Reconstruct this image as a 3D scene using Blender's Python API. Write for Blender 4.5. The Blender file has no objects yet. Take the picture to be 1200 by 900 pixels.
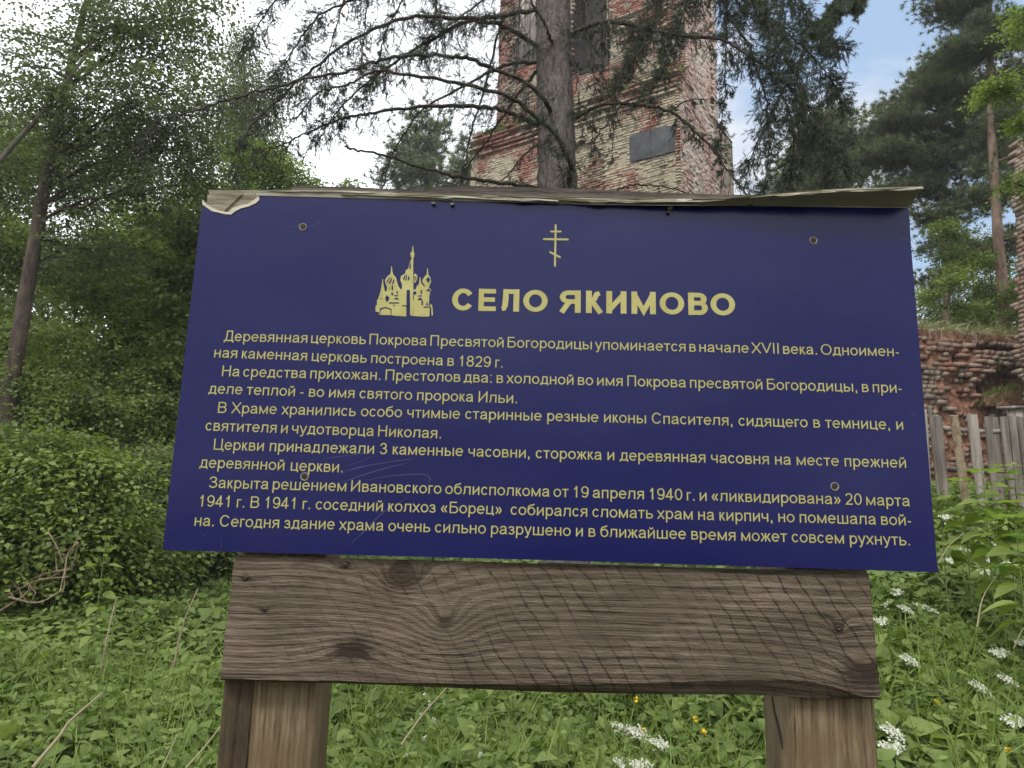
import bpy, math, random
import numpy as np
from mathutils import Vector, Matrix
random.seed(7); RS = np.random.RandomState(11)
SC = bpy.context.scene
DBG = False
COL = SC.collection

# ------------------------------------------------------------------ camera
EYE = np.array([0.0, 0.0, 1.55])
CR = np.array([0.99960178, -0.0055787, 0.02766153])
CU = np.array([-0.02821847, -0.19761791, 0.97987289])
CF = np.array([0.0, 0.98026325, 0.19769664])
cam = bpy.data.cameras.new('camera'); camo = bpy.data.objects.new('camera', cam); COL.objects.link(camo)
cam.sensor_width = 36; cam.lens = 36 * 901 / 1200; cam.clip_start = 0.02; cam.clip_end = 3000
camo.matrix_world = Matrix(((CR[0], CU[0], -CF[0], EYE[0]), (CR[1], CU[1], -CF[1], EYE[1]), (CR[2], CU[2], -CF[2], EYE[2]), (0, 0, 0, 1)))
SC.camera = camo

# ------------------------------------------------------------------ light
SUN_EL, SUN_AZ = math.radians(52), math.radians(205)      # azimuth measured clockwise from +Y (camera direction)
w = bpy.data.worlds.new('World'); SC.world = w; w.use_nodes = True
nt = w.node_tree; nt.nodes.clear()
def wn(t, **k):
    n = nt.nodes.new(t)
    for a, b in k.items(): setattr(n, a, b)
    return n
out = wn('ShaderNodeOutputWorld'); bg = wn('ShaderNodeBackground'); bg.inputs[1].default_value = 0.10
sky = wn('ShaderNodeTexSky', sky_type='NISHITA'); sky.sun_disc = False
sky.sun_elevation = SUN_EL; sky.sun_rotation = SUN_AZ; sky.air_density = 1.0; sky.dust_density = 2.0
tc = wn('ShaderNodeTexCoord'); mp = wn('ShaderNodeMapping'); mp.inputs['Scale'].default_value = (1, 1, 2.2)
nz = wn('ShaderNodeTexNoise'); nz.inputs['Scale'].default_value = 2.6; nz.inputs['Detail'].default_value = 8; nz.inputs['Roughness'].default_value = .52
dt = wn('ShaderNodeVectorMath', operation='DOT_PRODUCT'); dt.inputs[1].default_value = Vector((.392, .729, .566)).normalized()
mr = wn('ShaderNodeMapRange'); mr.inputs[1].default_value = .90; mr.inputs[2].default_value = .985; mr.inputs[3].default_value = .30; mr.inputs[4].default_value = -.03
ad = wn('ShaderNodeMath', operation='ADD'); rp = wn('ShaderNodeMapRange'); rp.inputs[1].default_value = .46; rp.inputs[2].default_value = .58
mix = wn('ShaderNodeMix', data_type='RGBA'); mix.inputs['B'].default_value = (12.2, 12.6, 13.2, 1)
sat = wn('ShaderNodeMix', data_type='RGBA'); sat.blend_type = 'MIX'; sat.inputs['Factor'].default_value = .85; sat.inputs['B'].default_value = (2.9, 4.1, 5.9, 1)
L = nt.links.new
L(tc.outputs['Generated'], mp.inputs[0]); L(mp.outputs[0], nz.inputs['Vector']); L(tc.outputs['Generated'], dt.inputs[0])
L(dt.outputs['Value'], mr.inputs[0]); L(mr.outputs[0], ad.inputs[0]); L(nz.outputs[0], ad.inputs[1]); L(ad.outputs[0], rp.inputs[0])
L(sky.outputs[0], sat.inputs['A']); L(sat.outputs['Result'], mix.inputs['A'])
cb = wn('ShaderNodeMapRange'); cb.inputs[1].default_value = .80; cb.inputs[2].default_value = .97; cc = wn('ShaderNodeMix', data_type='RGBA'); cc.inputs['A'].default_value = (12.2, 12.6, 13.2, 1); cc.inputs['B'].default_value = (5.9, 6.1, 6.5, 1)
L(dt.outputs['Value'], cb.inputs[0]); L(cb.outputs[0], cc.inputs['Factor']); L(cc.outputs['Result'], mix.inputs['B']);  L(rp.outputs[0], mix.inputs['Factor'])
L(mix.outputs['Result'], bg.inputs[0]); L(bg.outputs[0], out.inputs[0])
sl = bpy.data.lights.new('sun', 'SUN'); sl.energy = 1.5; sl.angle = math.radians(11); sl.color = (1, .95, .87)
so = bpy.data.objects.new('sun', sl); COL.objects.link(so)
sd = Vector((math.sin(SUN_AZ) * math.cos(SUN_EL), math.cos(SUN_AZ) * math.cos(SUN_EL), math.sin(SUN_EL)))
so.rotation_euler = sd.to_track_quat('Z', 'Y').to_euler()
SC.view_settings.view_transform = 'Standard'; SC.view_settings.look = 'None'
SC.view_settings.exposure = 0.62; SC.view_settings.gamma = 1.0
SC.cycles.max_bounces = 6; SC.cycles.diffuse_bounces = 3; SC.cycles.transmission_bounces = 3; SC.cycles.glossy_bounces = 3
SC.cycles.use_denoising = True

# ------------------------------------------------------------------ pixel rays (photo pixels, 1200 x 900) -> points of the place
def ray(px, py): return CF + CR * ((px - 600) / 901) + CU * ((450 - py) / 901)
def at(px, py, Y): r = ray(px, py); return EYE + r * (Y / r[1])
def onplane(px, py, p0, n):
    r = ray(px, py); return EYE + r * (np.dot(p0 - EYE, n) / np.dot(r, n))

def sst(x, a, b):
    t = np.clip((np.asarray(x, float) - a) / (b - a), 0, 1); return t * t * (3 - 2 * t)
def vnoise(x, y, seed=0):
    x = np.asarray(x, float); y = np.asarray(y, float)
    xi = np.floor(x); yi = np.floor(y); fx = x - xi; fy = y - yi; fx = fx * fx * (3 - 2 * fx); fy = fy * fy * (3 - 2 * fy)
    def h(a, b):
        s = np.sin(a * 127.1 + b * 311.7 + seed * 74.7) * 43758.5453; return s - np.floor(s)
    return (h(xi, yi) * (1 - fx) + h(xi + 1, yi) * fx) * (1 - fy) + (h(xi, yi + 1) * (1 - fx) + h(xi + 1, yi + 1) * fx) * fy
def fbm(x, y, o=4, seed=0):
    r = 0; a = .5
    for k in range(o): r = r + a * vnoise(np.asarray(x) * 2 ** k, np.asarray(y) * 2 ** k, seed + k); a *= .5
    return r
def G(x, y):
    x = np.asarray(x, float); y = np.asarray(y, float)
    g = .03 * np.clip(y - 3, 0, 40)
    m = 1.25 * sst(y, 2.5, 7.5) + .5 * sst(y, 8, 15)
    return g + m * sst(x, -1.0, 4.0) + .10 * (fbm(x * .7, y * .7, 3, 3) - .45)

# ------------------------------------------------------------------ node materials
class NB:
    def __init__(s, name):
        s.mat = bpy.data.materials.new(name); s.mat.use_nodes = True; s.t = s.mat.node_tree; s.t.nodes.clear()
        s.out = s.t.nodes.new('ShaderNodeOutputMaterial')
    def n(s, typ, ins=None, **k):
        n = s.t.nodes.new('ShaderNode' + typ)
        for a, b in k.items(): setattr(n, a, b)
        for a, b in (ins or {}).items(): s.put(n.inputs[a], b)
        return n
    def put(s, sock, v):
        if isinstance(v, bpy.types.NodeSocket): s.t.links.new(v, sock)
        else:
            if hasattr(sock.default_value, '__len__') and len(sock.default_value) == 4 and len(v) == 3: v = (*v, 1)
            sock.default_value = v
    def m(s, op, a, b=0.0, c=0.0, clamp=False):
        n = s.n('Math', operation=op, use_clamp=clamp); s.put(n.inputs[0], a); s.put(n.inputs[1], b)
        if op in ('MULTIPLY_ADD', 'SMOOTH_MIN', 'SMOOTH_MAX'): s.put(n.inputs[2], c)
        return n.outputs[0]
    def mix(s, f, a, b, blend='MIX'):
        n = s.n('Mix', data_type='RGBA', blend_type=blend); s.put(n.inputs['Factor'], f); s.put(n.inputs['A'], a); s.put(n.inputs['B'], b)
        return n.outputs['Result']
    def rng(s, v, a, b, c=0.0, d=1.0):
        n = s.n('MapRange'); s.put(n.inputs[0], v)
        for i, q in enumerate((a, b, c, d)): n.inputs[i + 1].default_value = q
        return n.outputs[0]
    def noise(s, vec, scale, detail=4, rough=.55, dist=0.0):
        n = s.n('TexNoise', {'Scale': scale, 'Detail': detail, 'Roughness': rough, 'Distortion': dist}); s.put(n.inputs['Vector'], vec); return n.outputs[0]
    def map(s, vec, scale=(1, 1, 1), rot=(0, 0, 0), loc=(0, 0, 0)):
        n = s.n('Mapping'); s.put(n.inputs[0], vec); n.inputs['Scale'].default_value = scale; n.inputs['Rotation'].default_value = rot; n.inputs['Location'].default_value = loc
        return n.outputs[0]
    def obj(s): return s.n('TexCoord').outputs['Object']
    def pos(s): return s.n('NewGeometry').outputs['Position']
    def attr(s, a): return s.n('Attribute', attribute_name=a).outputs['Fac']
    def ramp(s, f, stops):
        n = s.n('ValToRGB'); s.put(n.inputs[0], f); e = n.color_ramp.elements
        while len(e) < len(stops): e.new(.5)
        for q, (p, c) in zip(e, stops): q.position = p; q.color = (*c, 1)
        return n.outputs[0]
    def bump(s, h, strength=.5, dist=.01):
        n = s.n('Bump', {'Strength': strength, 'Distance': dist}); s.put(n.inputs['Height'], h); return n.outputs[0]
    def bsdf(s, col, rough=.8, normal=None, spec=.3, metal=0.0, coat=None):
        n = s.n('BsdfPrincipled'); s.put(n.inputs['Base Color'], col); s.put(n.inputs['Roughness'], rough)
        n.inputs['Specular IOR Level'].default_value = spec; n.inputs['Metallic'].default_value = metal
        if normal is not None: s.put(n.inputs['Normal'], normal)
        s.t.links.new(n.outputs[0], s.out.inputs[0]); return n
def leafmat(name, c0, c1, c2, tr=.35, rough=.5, spec=.35):
    b = NB(name); f = b.attr('tint')
    v = b.noise(b.pos(), 3.0, 2)
    f2 = b.m('ADD', f, b.m('MULTIPLY', b.m('SUBTRACT', v, .5), .35))
    c = b.ramp(f2, [(0, c0), (.5, c1), (1, c2)])
    p = b.n('BsdfPrincipled'); b.put(p.inputs['Base Color'], c); p.inputs['Roughness'].default_value = rough; p.inputs['Specular IOR Level'].default_value = spec
    t = b.n('BsdfTranslucent'); b.put(t.inputs[0], b.mix(1.0, c, (1.0, 1.15, .55), 'MULTIPLY'))
    m = b.n('MixShader'); m.inputs[0].default_value = tr
    b.t.links.new(p.outputs[0], m.inputs[1]); b.t.links.new(t.outputs[0], m.inputs[2]); b.t.links.new(m.outputs[0], b.out.inputs[0])
    return b.mat
def barkmat(name, dark, light, scale=9, stretch=.25, moss=None, strength=.8, bd=.02):
    b = NB(name); o = b.pos(); q = b.map(o, (1, 1, stretch))
    n1 = b.noise(q, scale, 6, .65, .6); n2 = b.noise(q, scale * 3.3, 4, .6)
    h = b.m('ADD', b.m('MULTIPLY', n1, .7), b.m('MULTIPLY', n2, .3))
    c = b.ramp(h, [(.36, dark), (.5, tuple((a + c2) / 2 for a, c2 in zip(dark, light))), (.64, light)])
    if moss: c = b.mix(b.rng(b.noise(o, 2.2, 4), .52, .66, 0, .75), c, moss)
    b.bsdf(c, .9, b.bump(h, strength, bd), .15); return b.mat

M = {}
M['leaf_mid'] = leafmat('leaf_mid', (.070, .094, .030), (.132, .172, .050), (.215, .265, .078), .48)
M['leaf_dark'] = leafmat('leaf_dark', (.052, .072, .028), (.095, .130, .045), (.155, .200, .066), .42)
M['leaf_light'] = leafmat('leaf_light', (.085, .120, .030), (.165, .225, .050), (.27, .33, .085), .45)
M['leaf_grey'] = leafmat('leaf_grey', (.075, .092, .052), (.120, .145, .078), (.18, .205, .11), .5)
M['cover'] = leafmat('cover', (.064, .098, .026), (.132, .190, .050), (.24, .30, .088), .38, .6, .2)
M['grass'] = leafmat('grass', (.085, .130, .026), (.160, .225, .048), (.28, .33, .10), .4, .6, .2)
M['needle'] = leafmat('needle', (.028, .038, .028), (.052, .070, .045), (.085, .105, .060), .2)
M['pine'] = leafmat('pine', (.062, .078, .044), (.108, .132, .066), (.17, .195, .092), .32)
M['dry'] = leafmat('dry', (.16, .13, .07), (.27, .23, .13), (.40, .36, .22), .15)
M['flower'] = leafmat('flower', (.34, .36, .26), (.50, .51, .41), (.62, .62, .53), .2)
M['yellow'] = leafmat('yellow', (.60, .38, .02), (.75, .52, .03), (.85, .65, .05), .2)
M['stem'] = leafmat('stem', (.07, .12, .03), (.12, .18, .05), (.16, .16, .07), .0)
M['bark_spruce'] = barkmat('bark_spruce', (.050, .042, .037), (.205, .178, .160), 34, .38, None, 1.0, .03)
M['bark_twig'] = barkmat('bark_twig', (.022, .018, .015), (.085, .070, .055), 30, .6, (.045, .055, .03))
M['bark_pine'] = barkmat('bark_pine', (.070, .048, .036), (.215, .150, .112), 8, .3)
M['bark_grey'] = barkmat('bark_grey', (.045, .038, .032), (.14, .115, .095), 9, .3, (.06, .07, .04))
M['bark_dark'] = barkmat('bark_dark', (.030, .023, .019), (.115, .088, .070), 9, .3)
M['bark_birch'] = barkmat('bark_birch', (.12, .11, .10), (.36, .34, .31), 7, 2.5)
M['dead_wood'] = barkmat('dead_wood', (.12, .085, .05), (.33, .26, .18), 20, .5)
b = NB('soil'); n1 = b.noise(b.pos(), 3, 6); c = b.ramp(n1, [(.35, (.020, .020, .012)), (.55, (.045, .045, .022)), (.7, (.05, .07, .025))]); b.bsdf(c, .95, b.bump(n1, .6, .05), .1); M['soil'] = b.mat

def knotted_wood(name, dark, mid, light, knots, freq=420, saw=0.0, seed=0, stain=None, vertical=False):
    """grain lines that flow round the listed knots; coordinates are the thing's own metres (x along, z up)"""
    b = NB(name); o = b.obj(); sp = b.n('SeparateXYZ'); b.put(sp.inputs[0], o)
    u, v = (sp.outputs['Z'], sp.outputs['X']) if vertical else (sp.outputs['X'], sp.outputs['Z'])
    oo = b.map(o, (9, 9, 1.2) if vertical else (1.2, 9, 9), (0, 0, 0), (seed, seed * .7, 0))
    warp = b.noise(oo, 1.6, 3, .5)
    h = b.m('ADD', v, b.m('MULTIPLY', warp, .035)); kd = None
    for (ku, kv, su, sv, a, core) in knots:
        du = b.m('DIVIDE', b.m('SUBTRACT', u, ku), su); dv = b.m('DIVIDE', b.m('SUBTRACT', v, kv), sv)
        r2 = b.m('ADD', b.m('MULTIPLY', du, du), b.m('MULTIPLY', dv, dv))
        g = b.m('DIVIDE', a, b.m('ADD', r2, 1.0)); h = b.m('ADD', h, g)
        d = b.m('MULTIPLY', b.m('POWER', 2.718, b.m('MULTIPLY', r2, -core)), 1.0)
        kd = d if kd is None else b.m('MAXIMUM', kd, d)
    fine = b.noise(b.map(o, (110, 110, 9) if vertical else (12, 120, 120)), 3.0, 5, .7); blot = b.noise(b.map(o, (14, 14, 4) if vertical else (5, 9, 12), (0, 0, 0), (seed, 1, seed)), 1.3, 5, .6)
    ph = b.m('ADD', b.m('MULTIPLY', h, freq), b.m('MULTIPLY', b.noise(oo, 5, 3), 3.0))
    ring = b.m('MULTIPLY_ADD', b.m('SINE', ph), .5, .5)
    ring2 = b.m('MULTIPLY_ADD', b.m('SINE', b.m('MULTIPLY', ph, .37)), .5, .5)
    amp = b.rng(b.noise(b.map(o, (3, 1, 3), (0, 0, 0), (seed, 0, 4)), 2.0, 3), .35, .65, .25, 1.0)
    val = b.m('ADD', b.m('MULTIPLY', b.m('MULTIPLY', b.m('SUBTRACT', ring, .5), amp), .13), b.m('ADD', b.m('MULTIPLY', ring2, .16), b.m('ADD', b.m('MULTIPLY', fine, .70), b.m('MULTIPLY', b.m('SUBTRACT', blot, .5), .42))))
    if saw:
        sw = b.map(o, (1, 1, 1), (0, math.radians(33), 0))
        wv = b.n('TexWave', {'Vector': sw, 'Scale': 88.0, 'Distortion': 4.5, 'Detail': 3.0, 'Detail Scale': .7}, wave_type='BANDS', bands_direction='X')
        wv2 = b.n('TexWave', {'Vector': sw, 'Scale': 12.5, 'Distortion': 3.0, 'Detail': 3.0, 'Detail Scale': 1.4}, wave_type='BANDS', bands_direction='X')
        sm = b.m('MULTIPLY', b.rng(b.noise(b.map(o, (2.5, 1, 5), (0, 0, 0), (2, 0, 1)), 1.5, 3), .32, .58), b.rng(u, -.42, .0, .15, 1.0))
        s1 = b.m('POWER', wv.outputs['Fac'], 2.2); s2 = b.m('POWER', wv2.outputs['Fac'], 26.0)
        val = b.m('SUBTRACT', val, b.m('MULTIPLY', sm, b.m('ADD', b.m('MULTIPLY', s1, saw), b.m('MULTIPLY', s2, saw * 1.8))))
    crk = b.noise(b.map(o, (210, 210, 5) if vertical else (5, 210, 210), (0, 0, 0), (seed, 0, seed)), 1.0, 3, .5, .25); val = b.m('SUBTRACT', val, b.rng(crk, .64, .74, 0, .34))
    if kd is not None: val = b.m('SUBTRACT', val, b.m('MULTIPLY', kd, .42))
    c = b.ramp(val, [(.18, dark), (.46, mid), (.74, light)])
    if stain: c = b.mix(b.rng(b.noise(b.map(o, (3, 3, 7)), 1.7, 4), .42, .66, 0, .8), c, stain)
    b.bsdf(c, .85, b.bump(val, .8, .005), .2); return b.mat

# ------------------------------------------------------------------ mesh helpers
def tag(o, label=None, cat=None, group=None, kind=None):
    for k, v in (('label', label), ('category', cat), ('group', group), ('kind', kind)):
        if v: o[k] = v
    return o
def empty(name, loc, label=None, cat=None, group=None, rz=0):
    o = bpy.data.objects.new(name, None); COL.objects.link(o); o.location = loc; o.rotation_euler[2] = rz; o.empty_display_size = .2
    return tag(o, label, cat, group)
def link(name, me, parent=None, mat=None, loc=None):
    o = bpy.data.objects.new(name, me); COL.objects.link(o)
    if mat is not None and not me.materials:
        for m in (mat if isinstance(mat, (list, tuple)) else [mat]): me.materials.append(m)
    if parent is not None: o.parent = parent
    if loc is not None: o.location = loc
    return o
class Batch:
    """piles up geometry and links it as ONE mesh"""
    def __init__(s): s.v = []; s.f = {3: [], 4: []}; s.m = {3: [], 4: []}; s.t = []; s.n = 0; s.poly = []
    def add(s, v, f, tint=.5, mi=0):
        v = np.asarray(v, float).reshape(-1, 3); f = np.asarray(f, int)
        s.v.append(v); s.f[f.shape[1]].append(f + s.n); s.m[f.shape[1]].append(np.full(len(f), mi))
        s.t.append(np.full(len(v), tint) if np.isscalar(tint) else np.asarray(tint, float)); s.n += len(v)
    def ngon(s, v, mi=0, tint=.5):
        v = np.asarray(v, float); s.v.append(v); s.poly.append((list(range(s.n, s.n + len(v))), mi)); s.t.append(np.full(len(v), tint)); s.n += len(v)
    def mesh(s, name, origin=(0, 0, 0), smooth=False):
        me = bpy.data.meshes.new(name); V = np.concatenate(s.v) - np.asarray(origin, float)
        loops = []; starts = []; mi = []; p = 0
        for k in (3, 4):
            if s.f[k]:
                F = np.concatenate(s.f[k]); loops.append(F.ravel()); starts.append(p + np.arange(len(F)) * k); p += F.size; mi.append(np.concatenate(s.m[k]))
        for ids, m_ in s.poly: loops.append(np.array(ids)); starts.append(np.array([p])); p += len(ids); mi.append(np.array([m_]))
        lo = np.concatenate(loops); st = np.concatenate(starts)
        me.vertices.add(len(V)); me.vertices.foreach_set('co', V.ravel().astype(np.float32))
        me.loops.add(len(lo)); me.loops.foreach_set('vertex_index', lo.astype(np.int32))
        me.polygons.add(len(st)); me.polygons.foreach_set('loop_start', st.astype(np.int32))
        me.polygons.foreach_set('material_index', np.concatenate(mi).astype(np.int32))
        if smooth: me.polygons.foreach_set('use_smooth', np.ones(len(st), bool))
        a = me.attributes.new('tint', 'FLOAT', 'POINT'); a.data.foreach_set('value', np.concatenate(s.t).astype(np.float32))
        me.update(calc_edges=True); return me
    def build(s, name, mat, parent=None, origin=(0, 0, 0), loc=None, smooth=False):
        return link(name, s.mesh(name, origin, smooth), parent, mat, loc)
def nrm(a): return a / np.maximum(np.linalg.norm(a, axis=-1, keepdims=True), 1e-9)
def frames(d, up):
    """rotation matrices with Y along d, Z near up"""
    y = nrm(d); x = nrm(np.cross(y, up)); z = np.cross(x, y); return np.stack([x, y, z], -1)
def place(B, tv, tf, pos, R, sc, tint, mi=0):
    n = len(pos); sc = np.asarray(sc, float)
    sc = sc.reshape(n, 1, -1) if sc.ndim else sc
    V = np.einsum('nij,nkj->nki', R, tv[None] * sc * np.ones((n, 1, 1))) + pos[:, None]
    F = (tf[None] + (np.arange(n) * len(tv))[:, None, None]).reshape(-1, tf.shape[1])
    B.add(V.reshape(-1, 3), F, np.repeat(np.broadcast_to(tint, (n,)), len(tv)), mi)
# templates: y from base (0) to tip (1)
LEAF2 = (np.array([(0, 0, 0), (.34, .45, .10), (0, 1, -.06), (-.34, .45, .10)]), np.array([(0, 1, 2), (0, 2, 3)]))
def ovate(wd=.34, ser=True, drop=.18, heart=.06):
    ys = [0, .12, .3, .5, .7, .87, 1]; ws = [.0, .75, 1, .86, .56, .25, 0]
    v = []; f = []
    for i, (y, q) in enumerate(zip(ys, ws)):
        z = -drop * (y * y) + .03; v.append((0, y, z))
        if 0 < i < 6: v += [(wd * q, y - heart * q + (.03 if ser and i % 2 else 0), z + .09 * q), (-wd * q, y - heart * q + (.03 if ser and i % 2 else 0), z + .09 * q)]
    v = np.array(v)   # index: 0 ; 1,2,3 ; 4,5,6 ; ... ; last
    f = [(0, 2, 1), (0, 1, 3)]
    for i in range(4):
        a = 1 + 3 * i; f += [(a, a + 1, a + 4), (a, a + 4, a + 3), (a, a + 3, a + 5), (a, a + 5, a + 2)]
    f += [(13, 14, 16), (13, 16, 15)]
    return v, np.array(f)
OVATE = ovate(); BROAD = ovate(.42, True, .22, .12); LANCE = ovate(.15, False, .3, .02)
def grass_t(bend=.6, wd=.018, n=4):
    v = []; f = []
    for i in range(n + 1):
        t = i / n; y = t - bend * .35 * t * t; z = -bend * t * t * .9; v += [(wd * (1 - t ** 1.5) + .0008, z, y), (-wd * (1 - t ** 1.5) - .0008, z, y)]
    for i in range(n): a = 2 * i; f += [(a, a + 2, a + 3), (a, a + 3, a + 1)]
    return np.array(v), np.array(f)
GR = [grass_t(.3), grass_t(.7), grass_t(1.1, .016)]
NEED = (np.array([(-.5, 0, 0), (.5, 0, 0), (0, 1, 0)]), np.array([(0, 1, 2)]))

def smooth_path(P, n=6):
    P = np.asarray(P, float); out = []
    Q = np.vstack([2 * P[0] - P[1], P, 2 * P[-1] - P[-2]])
    for i in range(1, len(Q) - 2):
        for k in range(n):
            t = k / n; a, b_, c, d = Q[i - 1], Q[i], Q[i + 1], Q[i + 2]
            out.append(.5 * ((2 * b_) + (-a + c) * t + (2 * a - 5 * b_ + 4 * c - d) * t * t + (-a + 3 * b_ - 3 * c + d) * t ** 3))
    out.append(P[-1]); return np.array(out)
def tube(B, P, rad, seg=6, tint=.5, rough=0.0, mi=0, cap=True, seed=0):
    P = np.asarray(P, float); n = len(P); rad = np.broadcast_to(np.asarray(rad, float), (n,))
    T = nrm(np.gradient(P, axis=0)); ref = np.array([0, 0, 1.]) if abs(T[0][2]) < .9 else np.array([1., 0, 0])
    X = nrm(np.cross(T, ref)); Y = np.cross(T, X)
    a = np.arange(seg) * 2 * math.pi / seg
    rr = rad[:, None] * np.ones(seg)
    if rough:
        L_ = np.concatenate([[0], np.cumsum(np.linalg.norm(np.diff(P, axis=0), axis=1))])
        rr = rr * (1 + rough * (fbm(a[None] * 3.0 + 0 * L_[:, None], L_[:, None] * 6 / max(rad[0] * 8, .2), 4, seed) - .45) * 2)
    V = P[:, None] + X[:, None] * (np.cos(a) * rr)[..., None] + Y[:, None] * (np.sin(a) * rr)[..., None]
    i = np.arange(n - 1)[:, None]; j = np.arange(seg)[None]; j2 = (j + 1) % seg
    F = np.stack([i * seg + j, i * seg + j2, (i + 1) * seg + j2, (i + 1) * seg + j], -1).reshape(-1, 4)
    B.add(V.reshape(-1, 3), F, tint, mi)
    if cap: B.ngon(V[0], mi); B.ngon(V[-1][::-1], mi)
def lump(B, pts, depth, axis_n, mi=0, tint=.5):
    """a flat outline given real thickness along axis_n"""
    p = np.asarray(pts, float); q = p + np.asarray(axis_n) * depth; n = len(p)
    B.ngon(p, mi, tint); B.ngon(q[::-1], mi, tint)
    i = np.arange(n); j = (i + 1) % n; B.add(np.vstack([p, q]), np.stack([i, i + n, j + n, j], -1), tint, mi)
def box_arrays(x0, x1, y0, y1, z0, z1, jit=0.0, rs=RS):
    v = np.array([(x0, y0, z0), (x1, y0, z0), (x1, y1, z0), (x0, y1, z0), (x0, y0, z1), (x1, y0, z1), (x1, y1, z1), (x0, y1, z1)], float)
    if jit: v = v + rs.uniform(-jit, jit, v.shape)
    return v, np.array([(0, 1, 5, 4), (1, 2, 6, 5), (2, 3, 7, 6), (3, 0, 4, 7), (4, 5, 6, 7), (3, 2, 1, 0)])

# ------------------------------------------------------------------ the ground
def make_ground():
    xs = np.concatenate([-np.geomspace(400, 9, 16), np.linspace(-8.5, 12, 96), np.geomspace(12.6, 400, 16)])
    ys = np.concatenate([-np.geomspace(400, 3, 14), np.linspace(-2.5, 20, 100), np.geomspace(20.5, 600, 18)])
    X, Y = np.meshgrid(xs, ys); Z = G(X, Y); n, m = X.shape
    i = np.arange(n - 1)[:, None]; j = np.arange(m - 1)[None]
    F = np.stack([i * m + j, i * m + j + 1, (i + 1) * m + j + 1, (i + 1) * m + j], -1).reshape(-1, 4)
    B = Batch(); B.add(np.stack([X, Y, Z], -1).reshape(-1, 3), F)
    tag(B.build('ground', M['soil'], smooth=True), kind='structure')
make_ground()

# ------------------------------------------------------------------ the information sign
SGC = np.array([0.06142296, 1.2209684, 1.55 + 0.26749555]); YAW = -0.01826239; SW, SH = 1.2, .59844
SD = np.array([math.cos(YAW), math.sin(YAW), 0]); SN = np.array([math.sin(YAW), -math.cos(YAW), 0])   # along / towards the camera
def sg(px, py, t=0.0):
    """photo pixel -> sign coordinates (x along, y = depth t behind the face, z height above the face's middle)"""
    p = onplane(px, py, SGC - SN * t, SN) - SGC
    return np.array([p @ SD, t, p[2]])
SB = empty('information_sign', (SGC[0], SGC[1], 0), 'blue information board with yellow Cyrillic lettering on two wooden posts and a rough plank', 'sign', rz=YAW)
def sgz(v): v = np.asarray(v, float).copy(); v[..., 2] += SGC[2]; return v

b = NB('blue_vinyl'); o = b.obj()
sm = b.noise(b.map(o, (1, 1, 1)), 5, 5, .6, .4); c = b.mix(b.rng(sm, .35, .75, 0, .5), (.0020, .0032, .062), (.0028, .0040, .076))
dust = b.noise(b.map(o, (1, 1, 3)), 3.2, 4); fine = b.noise(o, 340, 2)
c = b.mix(b.m('MULTIPLY', b.rng(dust, .48, .78), .035), c, (.17, .18, .22))
c = b.mix(b.rng(fine, .74, .80, 0, .16), c, (.4, .42, .5))
b.bsdf(c, b.rng(sm, .3, .7, .20, .27), b.bump(b.noise(o, 2.2, 1), .12, .02), .31); M['blue'] = b.mat
b = NB('yellow_print'); c = b.mix(b.rng(b.noise(b.obj(), 30, 3), .4, .7), (.36, .325, .10), (.42, .385, .14)); b.bsdf(c, .4, None, .4); M['print'] = b.mat
b = NB('scratch'); b.bsdf((.055, .06, .15), .6); M['scratch'] = b.mat
b = NB('torn_edge'); c = b.mix(b.noise(b.obj(), 60, 4), (.30, .27, .20), (.50, .47, .38)); b.bsdf(c, .9, b.bump(b.noise(b.obj(), 160, 3), .6, .002)); M['torn'] = b.mat
b = NB('old_fibreboard'); o = b.obj(); c = b.ramp(b.noise(b.map(o, (4, 8, 30)), 3, 5), [(.3, (.10, .085, .055)), (.5, (.20, .175, .12)), (.7, (.30, .27, .20))]); b.bsdf(c, .9, b.bump(b.noise(b.map(o, (6, 60, 60)), 4, 4), .6, .003)); M['fibre'] = b.mat
b = NB('cover_sheet'); o = b.obj(); c = b.ramp(b.noise(b.map(o, (2, 10, 10)), 4, 5), [(.3, (.30, .28, .20)), (.6, (.42, .40, .31))]); b.bsdf(c, .85, b.bump(b.noise(o, 50, 4), .3, .003)); M['sheet'] = b.mat
b = NB('screw_metal'); b.bsdf(b.mix(b.noise(b.obj(), 200, 3), (.02, .018, .016), (.10, .07, .05)), .5, None, .5, .7); M['screw'] = b.mat
b = NB('screw_rim'); b.bsdf((.30, .28, .24), .6, None, .4); M['rim'] = b.mat

def kn(px, py, su, sv, a, core=1.0): q = sg(px, py, .012); return (q[0], q[2] + SGC[2], su, sv, a, core)
KN = [kn(470, 677, .028, .020, .060, 1.3), kn(522, 730, .040, .034, .062, 14.0), kn(413, 763, .050, .024, -.030, 3.0), kn(405, 662, .014, .008, .012, 2.5),
      kn(310, 715, .012, .008, .010, 3), kn(982, 736, .012, .012, .020, 3.5), kn(1012, 790, .05, .03, .035, 2.5), kn(288, 677, .010, .006, .004, 2.5), kn(580, 660, .006, .004, .004, 3)]
M['plank'] = knotted_wood('plank_wood', (.034, .024, .016), (.155, .117, .084), (.285, .228, .172), KN, 1250, .12, 3, (.085, .062, .043))
M['post'] = knotted_wood('post_wood', (.052, .035, .020), (.195, .143, .085), (.32, .25, .16), [], 760, 0, 8, (.14, .095, .05), True)
M['post_dark'] = knotted_wood('post_dark_wood', (.020, .014, .009), (.075, .052, .033), (.14, .10, .068), [], 420, 0, 14, None, True)
M['topbark'] = knotted_wood('old_board', (.03, .026, .022), (.10, .085, .07), (.2, .17, .145), [], 600, 0, 5)

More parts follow.
